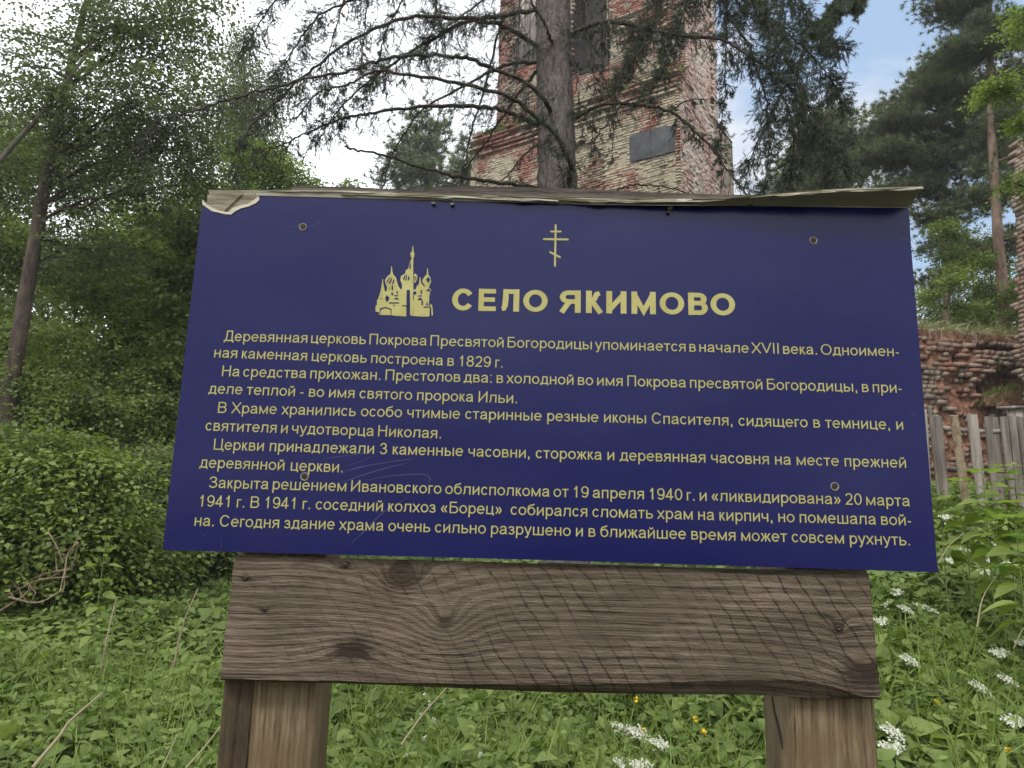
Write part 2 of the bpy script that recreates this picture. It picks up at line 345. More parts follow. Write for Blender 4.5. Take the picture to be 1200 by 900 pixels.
def make_sign():
    T = .0035
    # panel with the torn corner; gentle front face grid is not needed, the sheet is stiff
    tl = [(233.6, 265)] + [(237.2, 240), (242, 242.5), (247, 246.5), (254, 248), (262, 250), (270, 251), (274.5, 247), (281, 243.5), (291, 241), (299, 237), (304, 233.5), (303.5, 229)]
    top = [(340, 230.5), (420, 232.2), (500, 234.2), (560, 236.2), (640, 238), (700, 240), (790, 240.8), (870, 241.2), (960, 242.2), (1065, 243.4)]
    rest = [(1067.3, 283), (1099, 670.6), (640, 656.3), (190.5, 644.5)]
    pts = np.array([sg(*p) for p in tl + top + rest])[::-1]
    B = Batch(); lump(B, sgz(pts), T, (0, 1, 0)); panel = B.build('panel', M['blue'], SB)
    # white torn rim following the tear, a thicker curled layer standing proud
    B = Batch()
    rim_in = [(237, 239.5), (242, 243), (248, 247.2), (256, 249), (263, 250.8), (271, 251.3), (275.5, 247.5), (282, 244.2), (292, 241.6), (300, 237.8), (304, 234)]
    rim_out = [(237.2, 233.5), (242.5, 239.5), (248.5, 243.5), (256, 246.6), (263, 248), (268, 248.6), (272, 244), (279, 241.3), (290, 239.2), (297.5, 234.5), (302.8, 229.5)]
    for k in range(len(rim_in) - 1):
        q = np.array([sg(*rim_in[k], -.0016), sg(*rim_in[k + 1], -.0016), sg(*rim_out[k + 1], .0002), sg(*rim_out[k], .0002)])
        lump(B, sgz(q), .0028, (0, 1, 0), tint=random.random())
    B.build('torn_edge', M['torn'], panel)
    # text ---------------------------------------------------------------------
    def arc(cx, cy, rx, ry, a0, a1, n=12):
        a = np.radians(np.linspace(a0, a1, n)); return [(cx + rx * math.cos(q), cy + ry * math.sin(q)) for q in a]
    # letter skeletons. x: 0..1 between the outer stems' middles, y: 0..1 between the middles of the bottom and top strokes;
    # y = -9 / 9 ends a stem flush with the baseline / the top, -8 with the descender line
    st = lambda x, lo=-9, hi=9: [(x, lo), (x, hi)]
    ring = lambda: arc(.5, .5, .5, .5, 0, 360, 25)
    bre = [(.20, 1.42), (.32, 1.27), (.5, 1.22), (.68, 1.27), (.80, 1.42)]
    GL = {
     'а': (556, 40, 30, 0, [[(.04, .72), (.12, .88), (.28, .98), (.48, 1), (.70, .97), (.84, .86), (.87, .68), (.87, .2), (.90, .06), (.97, -9)], [(.87, .60), (.6, .54), (.3, .49), (.1, .40), (0, .24), (.07, .08), (.27, 0), (.5, .02), (.7, .10), (.86, .30)]]),
     'б': (573, 42, 38, 1, [arc(.5, .34, .5, .34, 0, 360, 25), [(0, .34), (0, .55), (.06, .74), (.18, .85), (.38, .91), (.72, .94), (.92, 1.04)]]),
     'в': (531, 66, 36, 0, [st(0), [(0, 1), (.55, 1)] + arc(.55, .77, .34, .23, 80, -90, 8) + [(0, .54)], [(.5, .54)] + arc(.6, .27, .4, .27, 85, -90, 9) + [(0, 0)]]),
     'г': (365, 66, 8, 0, [st(0), [(0, 1), (1.12, 1)]]),
     'д': (583, 20, 20, 0, [[(0, -.24), (0, 0), (1, 0), (1, -.24)], [(.10, 0), (.22, .22), (.27, .6), (.28, 1), (.86, 1), (.86, 0)]]),
     'е': (556, 37, 37, 0, [[(0, .52), (1, .52)] + arc(.5, .5, .5, .5, 14, 322, 22)]),
     'ж': (669, 10, 10, 0, [st(.5), [(.5, .52), (.33, .55), (.22, .72), (.13, .95), (0, 1)], [(.33, .53), (0, -9)], [(.5, .52), (.67, .55), (.78, .72), (.87, .95), (1, 1)], [(.67, .53), (1, -9)]]),
     'з': (458, 20, 30, 0, [[(.02, .76)] + arc(.48, .765, .42, .235, 150, -85, 12) + [(.32, .53)], [(.5, .53)] + arc(.5, .26, .5, .27, 85, -165, 13)]),
     'и': (559, 66, 66, 0, [st(0), st(1), [(0, .06), (1, .94)]]),
     'й': (559, 66, 66, 0, [st(0), st(1), [(0, .06), (1, .94)], bre]),
     'к': (438, 66, 0, 0, [st(0), [(0, .50), (.3, .53), (.5, .70), (.66, .94), (.92, 1)], [(.3, .52), (.98, -9)]]),
     'л': (583, 10, 66, 0, [[(0, .02), (.12, .03), (.21, .2), (.24, .6), (.24, 1), (1, 1)], st(1)]),
     'м': (688, 66, 66, 0, [st(0), st(1), [(0, .98), (.5, .04), (1, .98)]]),
     'н': (552, 66, 66, 0, [st(0), st(1), [(0, .53), (1, .53)]]),
     'о': (556, 34, 34, 0, [ring()]),
     'п': (542, 66, 66, 0, [st(0), st(1), [(0, 1), (1, 1)]]),
     'р': (556, 66, 35, 0, [st(0, -8), ring()]),
     'с': (500, 38, 20, 0, [arc(.5, .5, .5, .5, 38, 322, 20)]),
     'т': (458, 10, 10, 0, [[(-.08, 1), (1.08, 1)], st(.5)]),
     'у': (500, 10, 10, 0, [[(0, 9), (.53, .02)], [(1, 9), (.58, .1), (.44, -.26), (.32, -.40), (.10, -.40)]]),
     'ф': (823, 35, 35, 0, [st(.5, -8, 1.4), arc(.25, .5, .25, .5, 0, 360, 21), arc(.75, .5, .25, .5, 0, 360, 21)]),
     'х': (500, 10, 10, 0, [[(0, 9), (1, -9)], [(1, 9), (0, -9)]]),
     'ц': (573, 66, 16, 0, [st(0), st(.84), [(0, 0), (1, 0), (1, -.26)]]),
     'ч': (521, 40, 66, 0, [[(0, 9), (0, .66), (.08, .48), (.3, .40), (.7, .42), (1, .46)], st(1)]),
     'ш': (802, 66, 66, 0, [st(0), st(.5), st(1), [(0, 0), (1, 0)]]),
     'щ': (823, 66, 16, 0, [st(0), st(.45), st(.90), [(0, 0), (1, 0), (1, -.26)]]),
     'ы': (719, 66, 66, 0, [st(0), [(0, .56), (.36, .56)] + arc(.38, .28, .24, .28, 85, -90, 9) + [(0, 0)], st(1)]),
     'ь': (521, 66, 30, 0, [st(0), [(0, .56), (.55, .56)] + arc(.58, .28, .42, .28, 85, -90, 9) + [(0, 0)]]),
     'я': (542, 14, 66, 0, [st(1), [(1, 1), (.46, 1)] + arc(.44, .76, .34, .24, 95, 270, 9) + [(1, .52)], [(.56, .52), (.40, .40), (.02, -9)]]),
     'Б': (656, 78, 40, 1, [st(0), [(0, 1), (.9, 1)], [(0, .58), (.6, .58)] + arc(.62, .29, .38, .29, 85, -90, 9) + [(0, 0)]]),
     'В': (667, 78, 40, 1, [st(0), [(0, 1), (.6, 1)] + arc(.60, .77, .34, .23, 85, -90, 9) + [(0, .54)], [(.5, .54)] + arc(.63, .27, .37, .27, 85, -90, 9) + [(0, 0)]]),
     'Д': (677, 5, 15, 1, [[(0, -.22), (0, 0), (1, 0), (1, -.22)], [(.13, 0), (.22, .2), (.27, .6), (.28, 1), (.86, 1), (.86, 0)]]),
     'Е': (667, 79, 35, 1, [[(1.06, 1), (0, 1), (0, 0), (1.08, 0)], [(0, .52), (1.0, .52)]]),
     'З': (604, 25, 40, 1, [[(.02, .76)] + arc(.48, .765, .42, .235, 150, -85, 12) + [(.30, .53)], [(.5, .53)] + arc(.5, .26, .5, .27, 85, -165, 13)]),
     'И': (719, 76, 76, 1, [st(0), st(1), [(0, .05), (1, .95)]]),
     'К': (583, 79, 0, 1, [st(0), [(0, .52), (.28, .54), (.48, .68), (.64, .94), (.90, 1)], [(.28, .53), (1, -9)]]),
     'Л': (656, 5, 79, 1, [[(0, .01), (.12, .03), (.22, .2), (.26, .6), (.26, 1), (1, 1)], st(1)]),
     'М': (833, 74, 74, 1, [st(0), st(1), [(0, .97), (.5, .03), (1, .97)]]),
     'Н': (722, 79, 79, 1, [st(0), st(1), [(0, .54), (1, .54)]]),
     'О': (778, 40, 40, 1, [ring()]),
     'П': (719, 79, 79, 1, [st(0), st(1), [(0, 1), (1, 1)]]),
     'С': (722, 46, 45, 1, [arc(.5, .5, .5, .5, 33, 327, 22)]),
     'Х': (667, 10, 10, 1, [[(0, 9), (1, -9)], [(1, 9), (0, -9)]]),
     'Ц': (740, 79, 10, 1, [st(0), st(.84), [(0, 0), (1, 0), (1, -.22)]]),
     'Я': (722, 10, 79, 1, [st(1), [(1, 1), (.44, 1)] + arc(.42, .75, .34, .25, 95, 270, 9) + [(1, .50)], [(.56, .50), (.42, .40), (.02, -9)]]),
     'X': (667, 10, 10, 1, [[(0, 9), (1, -9)], [(1, 9), (0, -9)]]), 'V': (667, 5, 5, 1, [[(0, 9), (.5, .0)], [(.5, 0), (1, 9)]]), 'I': (278, 95, 95, 1, [[(.5, -9), (.5, 9)]]),
     '0': (556, 40, 40, 1, [ring()]), '1': (556, 109, 180, 1, [[(0, .72), (.45, .82), (.82, 1.02)], [(.86, -9), (.86, 9)]]),
     '2': (556, 32, 40, 1, [arc(.5, .73, .46, .27, 165, -25, 11) + [(.72, .40), (.3, .18), (.08, 0), (1.06, 0)]]),
     '3': (556, 40, 40, 1, [[(.02, .76)] + arc(.48, .765, .42, .235, 160, -85, 12) + [(.36, .53)], [(.5, .53)] + arc(.5, .26, .5, .27, 85, -165, 13)]),
     '4': (556, 14, 40, 1, [[(.70, -9), (.70, 9)], [(.70, 1), (0, .24), (1.08, .24)]]),
     '8': (556, 40, 40, 1, [arc(.5, .765, .42, .235, 0, 360, 21), arc(.5, .26, .5, .27, 0, 360, 21)]),
     '9': (556, 42, 42, 1, [arc(.5, .68, .5, .32, 0, 360, 23), arc(.5, .5, .5, .5, 8, -60, 8) + arc(.5, .22, .46, .22, -65, -160, 6)]),
     '.': (278, 91, 91, 0, [[(.5, -9), (.5, -7)]]), ',': (278, 91, 91, 0, [[(.5, -9), (.5, -7)], [(.62, .08), (.62, -.18), (.30, -.32)]]),
     ':': (278, 91, 91, 0, [[(.5, -9), (.5, -7)], [(.5, .94), (.5, 9)]]), '-': (333, 32, 32, 0, [[(-.05, .44), (1.05, .44)]]),
     '«': (556, 62, 62, 0, [[(.46, .95), (.06, .48), (.46, .02)], [(1, .95), (.58, .48), (1, .02)]]), '»': (556, 62, 62, 0, [[(0, .95), (.42, .48), (0, .02)], [(.54, .95), (.94, .48), (.54, .02)]])}
    def word_mesh(word, wt):
        """strokes with real corners; returns vertices (x, y, layer) in 1/1000 of the type size and quads, and the word's width"""
        V = []; F = []; n = 0; X = 0; hw = wt / 2
        for ch in word:
            adv, l, r, cap, strokes = GL[ch]; l, r = (l * .95, r * .95) if wt > 120 else (l, r); H = 716 if cap else 519; x0 = X + l + hw; x1 = X + adv - r - hw
            for k, pl in enumerate(strokes):
                P = np.array([(x0 + (x1 - x0) * x, {-9: 0, 9: H, -8: -210, -7: 100}.get(y, hw * .92 + y * (H - 2 * hw * .92))) for x, y in pl], float)
                keep = [0] + [i for i in range(1, len(P)) if np.hypot(*(P[i] - P[i - 1])) > 1.0]; P = P[keep]; closed = np.hypot(*(P[0] - P[-1])) < 2
                D = nrm(np.diff(P, axis=0)); N_ = np.stack([-D[:, 1], D[:, 0]], -1)
                if closed: P[-1] = P[0]
                A = np.vstack([N_[-1:] if closed else N_[:1], N_]); C = np.vstack([N_, N_[:1] if closed else N_[-1:]]); mm = nrm(A + C); mm = mm / np.maximum((mm * C).sum(1, keepdims=True), .45)
                # horizontal strokes of the type are a little thinner than the stems
                q = hw * (1 - .14 * np.abs(mm[:, 1:2]) / np.maximum(np.hypot(mm[:, 0:1], mm[:, 1:2]), 1))
                m_ = len(P); V.append(np.column_stack([np.vstack([P + mm * q, P - mm * q]), np.full(2 * m_, float(k))])); i = np.arange(m_ - 1)
                F += [tuple(f) for f in (np.stack([i + m_, i + m_ + 1, i + 1, i], -1) + n)]; n += 2 * m_
            X += adv
        return np.concatenate(V), F, X
    def text_obj(name, text, s0, s1, cap, wt=86, stretch=False, t=-.0007):
        """s0, s1: photo pixels of the baseline's start and end; cap: capital height in metres; the words are spaced to fill the line"""
        a = sg(*s0); e = sg(*s1); W = math.hypot(e[0] - a[0], e[2] - a[2]); ang = math.atan2(e[2] - a[2], e[0] - a[0])
        sc = cap / 716; ws = text.split(' '); data = [word_mesh(q, wt) if q else None for q in ws]; wid = [d[2] * sc if d else 0 for d in data]
        kx = (W + 60 * sc - 278 * sc * (len(ws) - 1)) / sum(wid) if stretch else .99
        gap = (W + 60 * sc - sum(wid) * kx) / max(1, len(ws) - 1); V = []; F = []; n = 0; x = -60 * sc
        for d, wd in zip(data, wid):
            if d:
                v = d[0]; xx = v[:, 0] * sc * kx + x; zz = v[:, 1] * sc
                V.append(np.stack([a[0] + xx * math.cos(ang) - zz * math.sin(ang), t - v[:, 2] * 1.8e-5, a[2] + xx * math.sin(ang) + zz * math.cos(ang)], -1)); F += [tuple(i + n for i in f) for f in d[1]]; n += len(v)
            x += wd * kx + gap
        me = bpy.data.meshes.new(name); me.from_pydata(sgz(np.concatenate(V)).tolist(), [], F); me.update()
        link(name, me, panel, M['print'])
        if DBG: print('GAP', round(gap / sc), round(kx, 3), text[:20])
    LN = [("Деревянная церковь Покрова Пресвятой Богородицы упоминается в начале XVII века. Одноимен-", (263.3, 399.7), (1054.6, 417.9)),
          ("ная каменная церковь построена в 1829 г.", (250.8, 418.9), (590.6, 431.0)),
          ("На средства прихожан. Престолов два: в холодной во имя Покрова пресвятой Богородицы, в при-", (259.7, 440.9), (1058, 460.6)),
          ("деле теплой - во имя святого пророка Ильи.", (244.9, 461.2), (607.4, 472.8)),
          ("В Храме хранились особо чтимые старинные резные иконы Спасителя, сидящего в темнице, и", (255, 483.8), (1059.6, 503.8)),
          ("святителя и чудотворца Николая.", (241, 504.6), (518.4, 513.9)),
          ("Церкви принадлежали 3 каменные часовни, сторожка и деревянная часовня на месте прежней", (250, 527.0), (1063, 548.5)),
          ("деревянной церкви.", (234.3, 547.9), (403.2, 553.7)),
          ("Закрыта решением Ивановского облисполкома от 19 апреля 1940 г. и «ликвидирована» 20 марта", (245.2, 571.6), (1067, 593.4)),
          ("1941 г. В 1941 г. соседний колхоз «Борец»  собирался сломать храм на кирпич, но помешала вой-", (232.4, 593.4), (1068.9, 616.0)),
          ("на. Сегодня здание храма очень сильно разрушено и в ближайшее время может совсем рухнуть.", (227.8, 616.2), (1068.1, 639.3))]
    for (tx, s0, s1) in LN:
        text_obj("text_line", tx, s0, s1, .0180, 84, len(tx) < 20)
    text_obj('title', "СЕЛО ЯКИМОВО", (529.8, 363.9), (863.4, 370.2), .0385, 166, True)
    # the emblem: silhouette of a many-domed church, photo crop coordinates
    def E(l): return [(430 + x / 9.47, 285 + y / 9.47) for x, y in l]
    EM = [E([(512, 28), (516, 60), (516, 92), (528, 112), (524, 140), (516, 170), (512, 250), (514, 300), (518, 800), (480, 800), (478, 520), (440, 520), (436, 812), (330, 806), (272, 798), (135, 795), (135, 765), (95, 758), (97, 690), (112, 685), (112, 630), (122, 625), (150, 540), (168, 440), (172, 395), (178, 395), (180, 440), (200, 540), (222, 525), (222, 478), (205, 440), (200, 410), (220, 375), (262, 338), (268, 300), (270, 255), (276, 255), (280, 300), (290, 345), (325, 385), (332, 425), (352, 480), (375, 515), (390, 500), (388, 450), (370, 410), (378, 365), (425, 335), (430, 300), (455, 285), (485, 190), (498, 175), (484, 130), (484, 105), (500, 92), (504, 60), (508, 28)]),
          E([(514, 520), (540, 512), (552, 480), (578, 450), (586, 378), (592, 378), (600, 440), (625, 470), (640, 490), (640, 465), (618, 435), (614, 410), (640, 370), (664, 350), (668, 280), (676, 280), (680, 345), (705, 385), (712, 430), (700, 455), (686, 490), (715, 520), (700, 545), (690, 610), (700, 660), (725, 690), (732, 800), (718, 806), (715, 720), (698, 720), (692, 812), (620, 815), (500, 806), (512, 700)]),
          E([(520, 350), (540, 335), (560, 365), (558, 410), (535, 440), (522, 425)])]
    B = Batch()
    from mathutils.geometry import tessellate_polygon
    def flat(px, t, mi):
        q = sgz(np.array([sg(x, y, t) for x, y in px])); tr = tessellate_polygon([[Vector((a[0], a[2], 0)) for a in q]])
        B.add(q, np.array(tr), .5, mi)
    for e_ in EM: flat(e_, -.0007, 0)
    CU_ = [[(215, 430), (245, 385), (268, 365), (240, 415), (225, 445)], [(240, 450), (262, 400), (284, 372), (272, 420), (252, 455)], [(278, 455), (290, 410), (308, 395), (302, 430), (285, 460)],
           [(400, 400), (415, 360), (428, 350), (414, 410)], [(425, 415), (436, 345), (444, 350), (440, 412)], [(452, 400), (462, 360), (474, 385), (462, 415)],
           [(272, 470), (290, 470), (290, 520), (274, 520)], [(244, 490), (252, 488), (252, 515), (246, 515)], [(328, 530), (342, 530), (342, 565), (330, 565)], [(200, 605), (222, 575), (250, 605), (238, 640), (215, 650)],
           [(300, 575), (350, 578), (348, 588), (302, 586)], [(294, 622), (330, 600), (362, 624)], [(248, 655), (355, 656), (354, 668), (246, 668)], [(292, 682), (312, 682), (298, 705)],
           [(390, 688), (480, 690), (478, 700), (392, 700)], [(142, 725), (205, 706), (272, 728), (270, 792), (262, 792), (262, 738), (205, 718), (152, 738), (150, 790), (142, 790)],
           [(512, 535), (548, 535), (546, 568), (514, 570)], [(512, 575), (520, 575), (520, 632), (512, 630)], [(595, 520), (612, 520), (610, 565), (596, 562)], [(556, 630), (590, 600), (625, 632)], [(565, 580), (612, 580), (610, 590), (567, 590)],
           [(655, 530), (688, 500), (712, 535)], [(655, 405), (680, 372), (700, 400), (690, 440), (672, 430)], [(628, 702), (712, 702), (710, 714), (630, 714)], [(604, 640), (622, 640), (622, 686), (606, 684)], [(655, 690), (668, 640), (676, 690)], [(684, 690), (694, 610), (708, 690)],
           [(160, 610), (172, 610), (172, 620), (160, 620)], [(140, 608), (150, 608), (150, 618), (140, 618)], [(145, 580), (153, 580), (153, 588), (145, 588)], [(162, 582), (170, 582), (170, 590), (162, 590)], [(470, 250), (488, 205), (486, 280), (466, 282)], [(268, 548), (290, 548), (290, 575), (272, 575)], [(522, 372), (552, 376), (552, 386), (522, 384)], [(524, 400), (556, 404), (554, 412), (526, 410)]]
    for c_ in CU_: flat(E(c_), -.0011, 1)
    B.build('emblem', [M['print'], M['blue']], panel)
    # the eight-pointed cross: off crop (420,240) scale 4.286
    B = Batch()
    def bar(p, q, wd):
        p = np.array([420 + p[0] / 4.286, 240 + p[1] / 4.286]); q = np.array([420 + q[0] / 4.286, 240 + q[1] / 4.286]); d = nrm(q - p); n_ = np.array([-d[1], d[0]]) * wd / 2
        for k, (u, v, ww) in enumerate([(p, q, 1)]): flat([u - n_, u + d * -.8, u + n_, v + n_, v + d * .8, v - n_], -.0007 - .0001 * bar.k, 0)
        bar.k += 1
    bar.k = 0
    bar((991, 100), (987, 308), 2.2); bar((966, 134), (1018, 134), 2.0); bar((930, 172), (1054, 174), 2.2); bar((962, 237), (1014, 264), 2.2)
    B.build('cross', M['print'], panel)
    # screws
    for (px, py) in ((355, 266), (953, 282), (357, 558.5), (978, 570)):
        c = sgz(sg(px, py)); B = Batch(); a = np.arange(16) * 2 * math.pi / 16; ring = lambda r, t: np.stack([np.cos(a) * r, np.full(16, t), np.sin(a) * r], -1) + c
        R_ = [ring(.0066, -.0006), ring(.0064, -.0016), ring(.0056, -.0016), ring(.0050, -.0002)]
        i = np.arange(16); j = (i + 1) % 16
        for k in range(3): B.add(np.vstack([R_[k], R_[k + 1]]), np.stack([i, j, j + 16, i + 16], -1), .5, 0)
        sc = B.build('screw', [M['rim'], M['screw']], panel)
        B = Batch(); R_ = [ring(.0051, -.0003), ring(.0042, -.0014), ring(.0030, -.0010), ring(.0006, -.0008)]
        for k in range(3): B.add(np.vstack([R_[k], R_[k + 1]]), np.stack([i, j, j + 16, i + 16], -1), .5, 1)
        me = B.mesh('h'); o_ = sc.data; 
        B2 = Batch(); B2.add(*box_arrays(c[0] - .0040, c[0] + .0040, -.0019, -.0012, c[2] - .0006, c[2] + .0006), .5, 1); B2.add(*box_arrays(c[0] - .0006, c[0] + .0006, -.00195, -.0012, c[2] - .0040, c[2] + .0040), .5, 1)
        # head joined into the screw: one mesh
        import bmesh
        bm = bmesh.new(); bm.from_mesh(sc.data); bm.from_mesh(me); bm.from_mesh(B2.mesh('s')); bm.to_mesh(sc.data); bm.free()
    # scratches: hair-thin scuffs, photo pixels
    SCR = [([(404, 551), (440, 544), (486, 537)], 1.0), ([(401, 565), (440, 552), (478, 542)], 1.1), ([(378, 538), (405, 534), (447, 529)], .6), ([(428, 563), (455, 558), (490, 555.5), (502, 558), (504, 562), (502, 568)], 1.0),
           ([(408, 641), (430, 619), (452, 598), (480, 582)], .9), ([(412, 636), (428, 622)], .7), ([(400, 548), (425, 540), (442, 533)], .5), ([(259, 632), (259.3, 645)], .5), ([(234, 631), (245, 622)], .4),
           ([(341, 267), (352, 263)], .5), ([(362, 267), (376, 259)], .6), ([(1054, 280), (1065, 280.2)], 1.0), ([(1065, 480), (1073, 487)], .6), ([(277, 250), (284, 256)], .7), ([(395, 556), (430, 546), (470, 539)], .5)]
    for sc_, wd in SCR:
        P = smooth_path(np.array([sg(x, y, -.00045) for x, y in sc_]), 6); n = len(P); T_ = nrm(np.gradient(P, axis=0)); N_ = np.cross(T_, [0, 1, 0]); hw = wd * .00055 * (1 - np.abs(np.linspace(-1, 1, n)) ** 3 * .8)[:, None]
        B = Batch(); i = np.arange(n - 1); B.add(sgz(np.vstack([P - N_ * hw, P + N_ * hw])), np.stack([i, i + 1, i + 1 + n, i + n], -1)); B.build('scratch', M['scratch'], panel)
    # ---- boards behind and over the panel ----
    def prism_board(name, front, t0, t1, mat, top_shift=(0, 0)):
        B = Batch(); q = sgz(np.array([sg(x, y, t0) for x, y in front]))[::-1]; lump(B, q, t1 - t0, (0, 1, 0)); return B.build(name, mat, SB)
    prism_board('backing_board', [(243, 228), (262, 226), (330, 226.5), (500, 230), (700, 236), (1060, 240), (1062, 290), (240, 282)], .0037, .013, M['fibre'])
    prism_board('batten', [(244, 222.6), (270, 223), (300, 222.8), (420, 225), (520, 228), (520, 236), (300, 231), (246, 230)], .0142, .03, M['fibre'])
    prism_board('top_board', [(341, 219.0), (352, 217.5), (420, 219.5), (455, 221.5), (505, 223), (512, 218.2), (520, 216.8), (560, 218), (640, 219.8), (700, 222.2), (760, 225), (840, 227.5), (930, 230), (1000, 233), (1000, 250), (341, 240)], .031, .055, M['topbark'])
    # diagonal strip in the torn corner
    prism_board('broken_strip', [(255, 246.5), (278, 226.5), (284, 226.5), (262, 248)], .0006, .0030, M['fibre'])
    # cover strip: a bent, split sheet that leans out over the face, more and more to the right
    xs = np.array([300, 340, 395, 450, 505, 560, 610, 655, 700, 745, 790, 835, 870, 900, 930, 960, 990, 1020, 1050, 1083.0])
    front = np.interp(xs, [300, 395, 505, 560, 655, 745, 835, 870, 900, 930, 960, 1000, 1040, 1083], [224.5, 225.5, 229, 231, 234, 235.3, 235.2, 232.5, 229.5, 227, 224.5, 222.5, 221.5, 220.5])
    back = np.interp(xs, [300, 700, 1083], [229, 239.6, 243.2])
    lean = np.interp(xs, [300, 600, 800, 900, 1000, 1083], [.003, .006, .016, .034, .046, .052])
    Bs = Batch(); Be = Batch(); n = len(xs); bk = []; fr = []
    for k in range(n):
        fr.append(sg(xs[k], front[k], -lean[k])); 
    for k in range(n):
        xk = np.interp(k, [0, n - 1], [0, 1]); xb = xs[k] if k < n - 1 else 1064.5
        xb = min(xb, 1064.5 - (n - 1 - k) * 3.0) if k > n - 5 else xb
        bk.append(sg(xb, back[k], -.0012))
    fr = sgz(np.array(fr)); bk = sgz(np.array(bk)); th = np.array([0, .0008, .0035]); m1 = fr * .5 + bk * .5 + np.array([0, 0, .0018])
    i = np.arange(n - 1)
    for A_, C_ in ((bk, m1), (m1, fr)):
        Bs.add(np.vstack([A_, C_]), np.stack([i, i + 1, i + 1 + n, i + n], -1)); Bs.add(np.vstack([A_ + th, C_ + th]), np.stack([i, i + n, i + 1 + n, i + 1], -1))
    cover = Bs.build('cover_strip', M['sheet'], SB)
    # splintered layers along the strip's front edge and on its top
    for k in range(64):
        x0 = random.uniform(300, 1060); ln = random.uniform(18, 95); x1 = min(x0 + ln, 1083); f0 = np.interp([x0, x1], xs, front); l0 = np.interp([x0, x1], xs, lean)
        dy = random.uniform(-2.6, 1.2) if x0 < 860 else random.uniform(-2.0, .6); e0 = random.uniform(-1.2, 1.2); hh = random.uniform(.8, 2.6); bd = random.uniform(.001, .006)
        mid = .35 + random.random() * .3; xm = x0 + (x1 - x0) * mid
        pts = [sg(x0, f0[0] + dy + hh * .5, -l0[0] - .0008), sg(xm, f0.mean() + dy + hh, -l0.mean() - .0010 - k * 2e-5), sg(x1, f0[1] + dy + hh * .6 + e0, -l0[1] - .0008), sg(x1 - 3, f0[1] + dy + e0 * .5, -l0[1] - .0008), sg(xm, f0.mean() + dy - .4, -l0.mean() - .0010), sg(x0 + 2, f0[0] + dy, -l0[0] - .0008)]
        lump(Be, sgz(np.array(pts))[::-1], .002 + bd, (0, 1, .15), tint=random.random(), mi=0 if random.random() < .45 else 1)
    for (x, y, r) in ((508, 237.5, 2.5), (786, 243, 3.2), (784, 248, 2.6), (640, 236, 2), (530, 238.5, 2.2), (880, 239, 2.5)):
        pts = [sg(x + r * math.cos(a) * random.uniform(.7, 1.3), y + r * .8 * math.sin(a) * random.uniform(.7, 1.3), -.0062) for a in np.arange(7) * .9]
        lump(Be, sgz(np.array(pts)), .0045, (0, 1, 0), mi=2)
    s_ = Be.build('splinters', [M['torn'], M['fibre'], M['topbark']], cover); s_['kind'] = 'stuff'
    # ---- plank ----
    tp = .010; tb = .010 + .034
    topf = [(275.2, 651), (330, 652), (420, 654.5), (520, 657), (640, 660.5), (720, 663.3), (800, 667.5), (850, 671.5), (900, 673.8), (950, 674.2), (985, 672.5), (1018, 671.8)]
    botf = [(258, 795), (330, 797), (440, 799.5), (560, 802), (640, 803), (720, 801.5), (800, 799), (860, 797.3), (915, 797), (950, 798.5), (975, 804), (995, 811.5), (1010, 816), (1032, 817.5)]
    X = np.linspace(0, 1, 121); tf = np.array([(np.interp(q, np.linspace(0, 1, len(topf)), [a for a, _ in topf]), 0) for q in X])
    tx = np.interp(X, [0, 1], [275.2, 1018]); bx = np.interp(X, [0, 1], [258, 1032])
    ty = np.interp(tx, *zip(*topf)) + (fbm(X * 60, X * 0, 3, 5) - .45) * 1.3; by = np.interp(bx, *zip(*botf)) + (fbm(X * 50, X * 0, 3, 9) - .45) * 1.6
    by2 = np.interp(bx, [258, 440, 640, 760, 880, 960, 1032], [797, 802, 811, 813.5, 814, 818, 819])
    rows = 14; B = Batch(); V = []
    for r in range(rows + 1):
        f_ = r / rows
        for k in range(121):
            p = sg(tx[k] * (1 - f_) + bx[k] * f_ + (fbm(f_ * 9, k * 0 + 3, 3, 8) - .45) * (2.2 if k in (0, 120) else 0), ty[k] * (1 - f_) + by[k] * f_, tp)
            p[1] += .0018 * (fbm(f_ * 5 + 7, X[k] * 20, 3, 2) - .45) + (.0012 if r in (0, rows) else 0); V.append(p)
    V = sgz(np.array(V)); m_ = 121
    i = np.arange(rows)[:, None]; j = np.arange(120)[None]; F = np.stack([i * m_ + j, (i + 1) * m_ + j, (i + 1) * m_ + j + 1, i * m_ + j + 1], -1).reshape(-1, 4); B.add(V, F)
    top_f = V[:121]; bot_f = V[-121:]; top_b = top_f + np.array([0, tb - tp, -.0015]); bw = np.array([sg(bx[k], by2[k], tp + .02) for k in range(121)]); bw = sgz(bw); bot_b = bw.copy(); bot_b[:, 1] = tb
    i = np.arange(120)
    for a_, c_ in ((top_b, top_f), (bot_f, bw), (bw, bot_b), (bot_b, top_b)): B.add(np.vstack([a_, c_]), np.stack([i, i + 121, i + 122, i + 1], -1))
    for k in (0, 120): B.ngon(np.array([top_f[k]] + [V[r * m_ + k] for r in range(1, rows)] + [bot_f[k], bw[k], bot_b[k], top_b[k]])[::(-1 if k else 1)])
    B.build('plank', M['plank'], SB)
    # a second rail behind the panel's lower edge, seen as a pale strip over the plank
    B = Batch(); q = np.array([sg(850, 666, .0462), sg(1016, 669, .0462), sg(1016, 690, .0462), (.4 * 0 + sg(640, 655, .0462)[0], .0462, sg(640, 690, .0462)[2]), sg(640, 659.5, .0462)]); lump(B, sgz(q)[::-1], .02, (0, 1, 0)); B.build('rail', M['fibre'], SB)
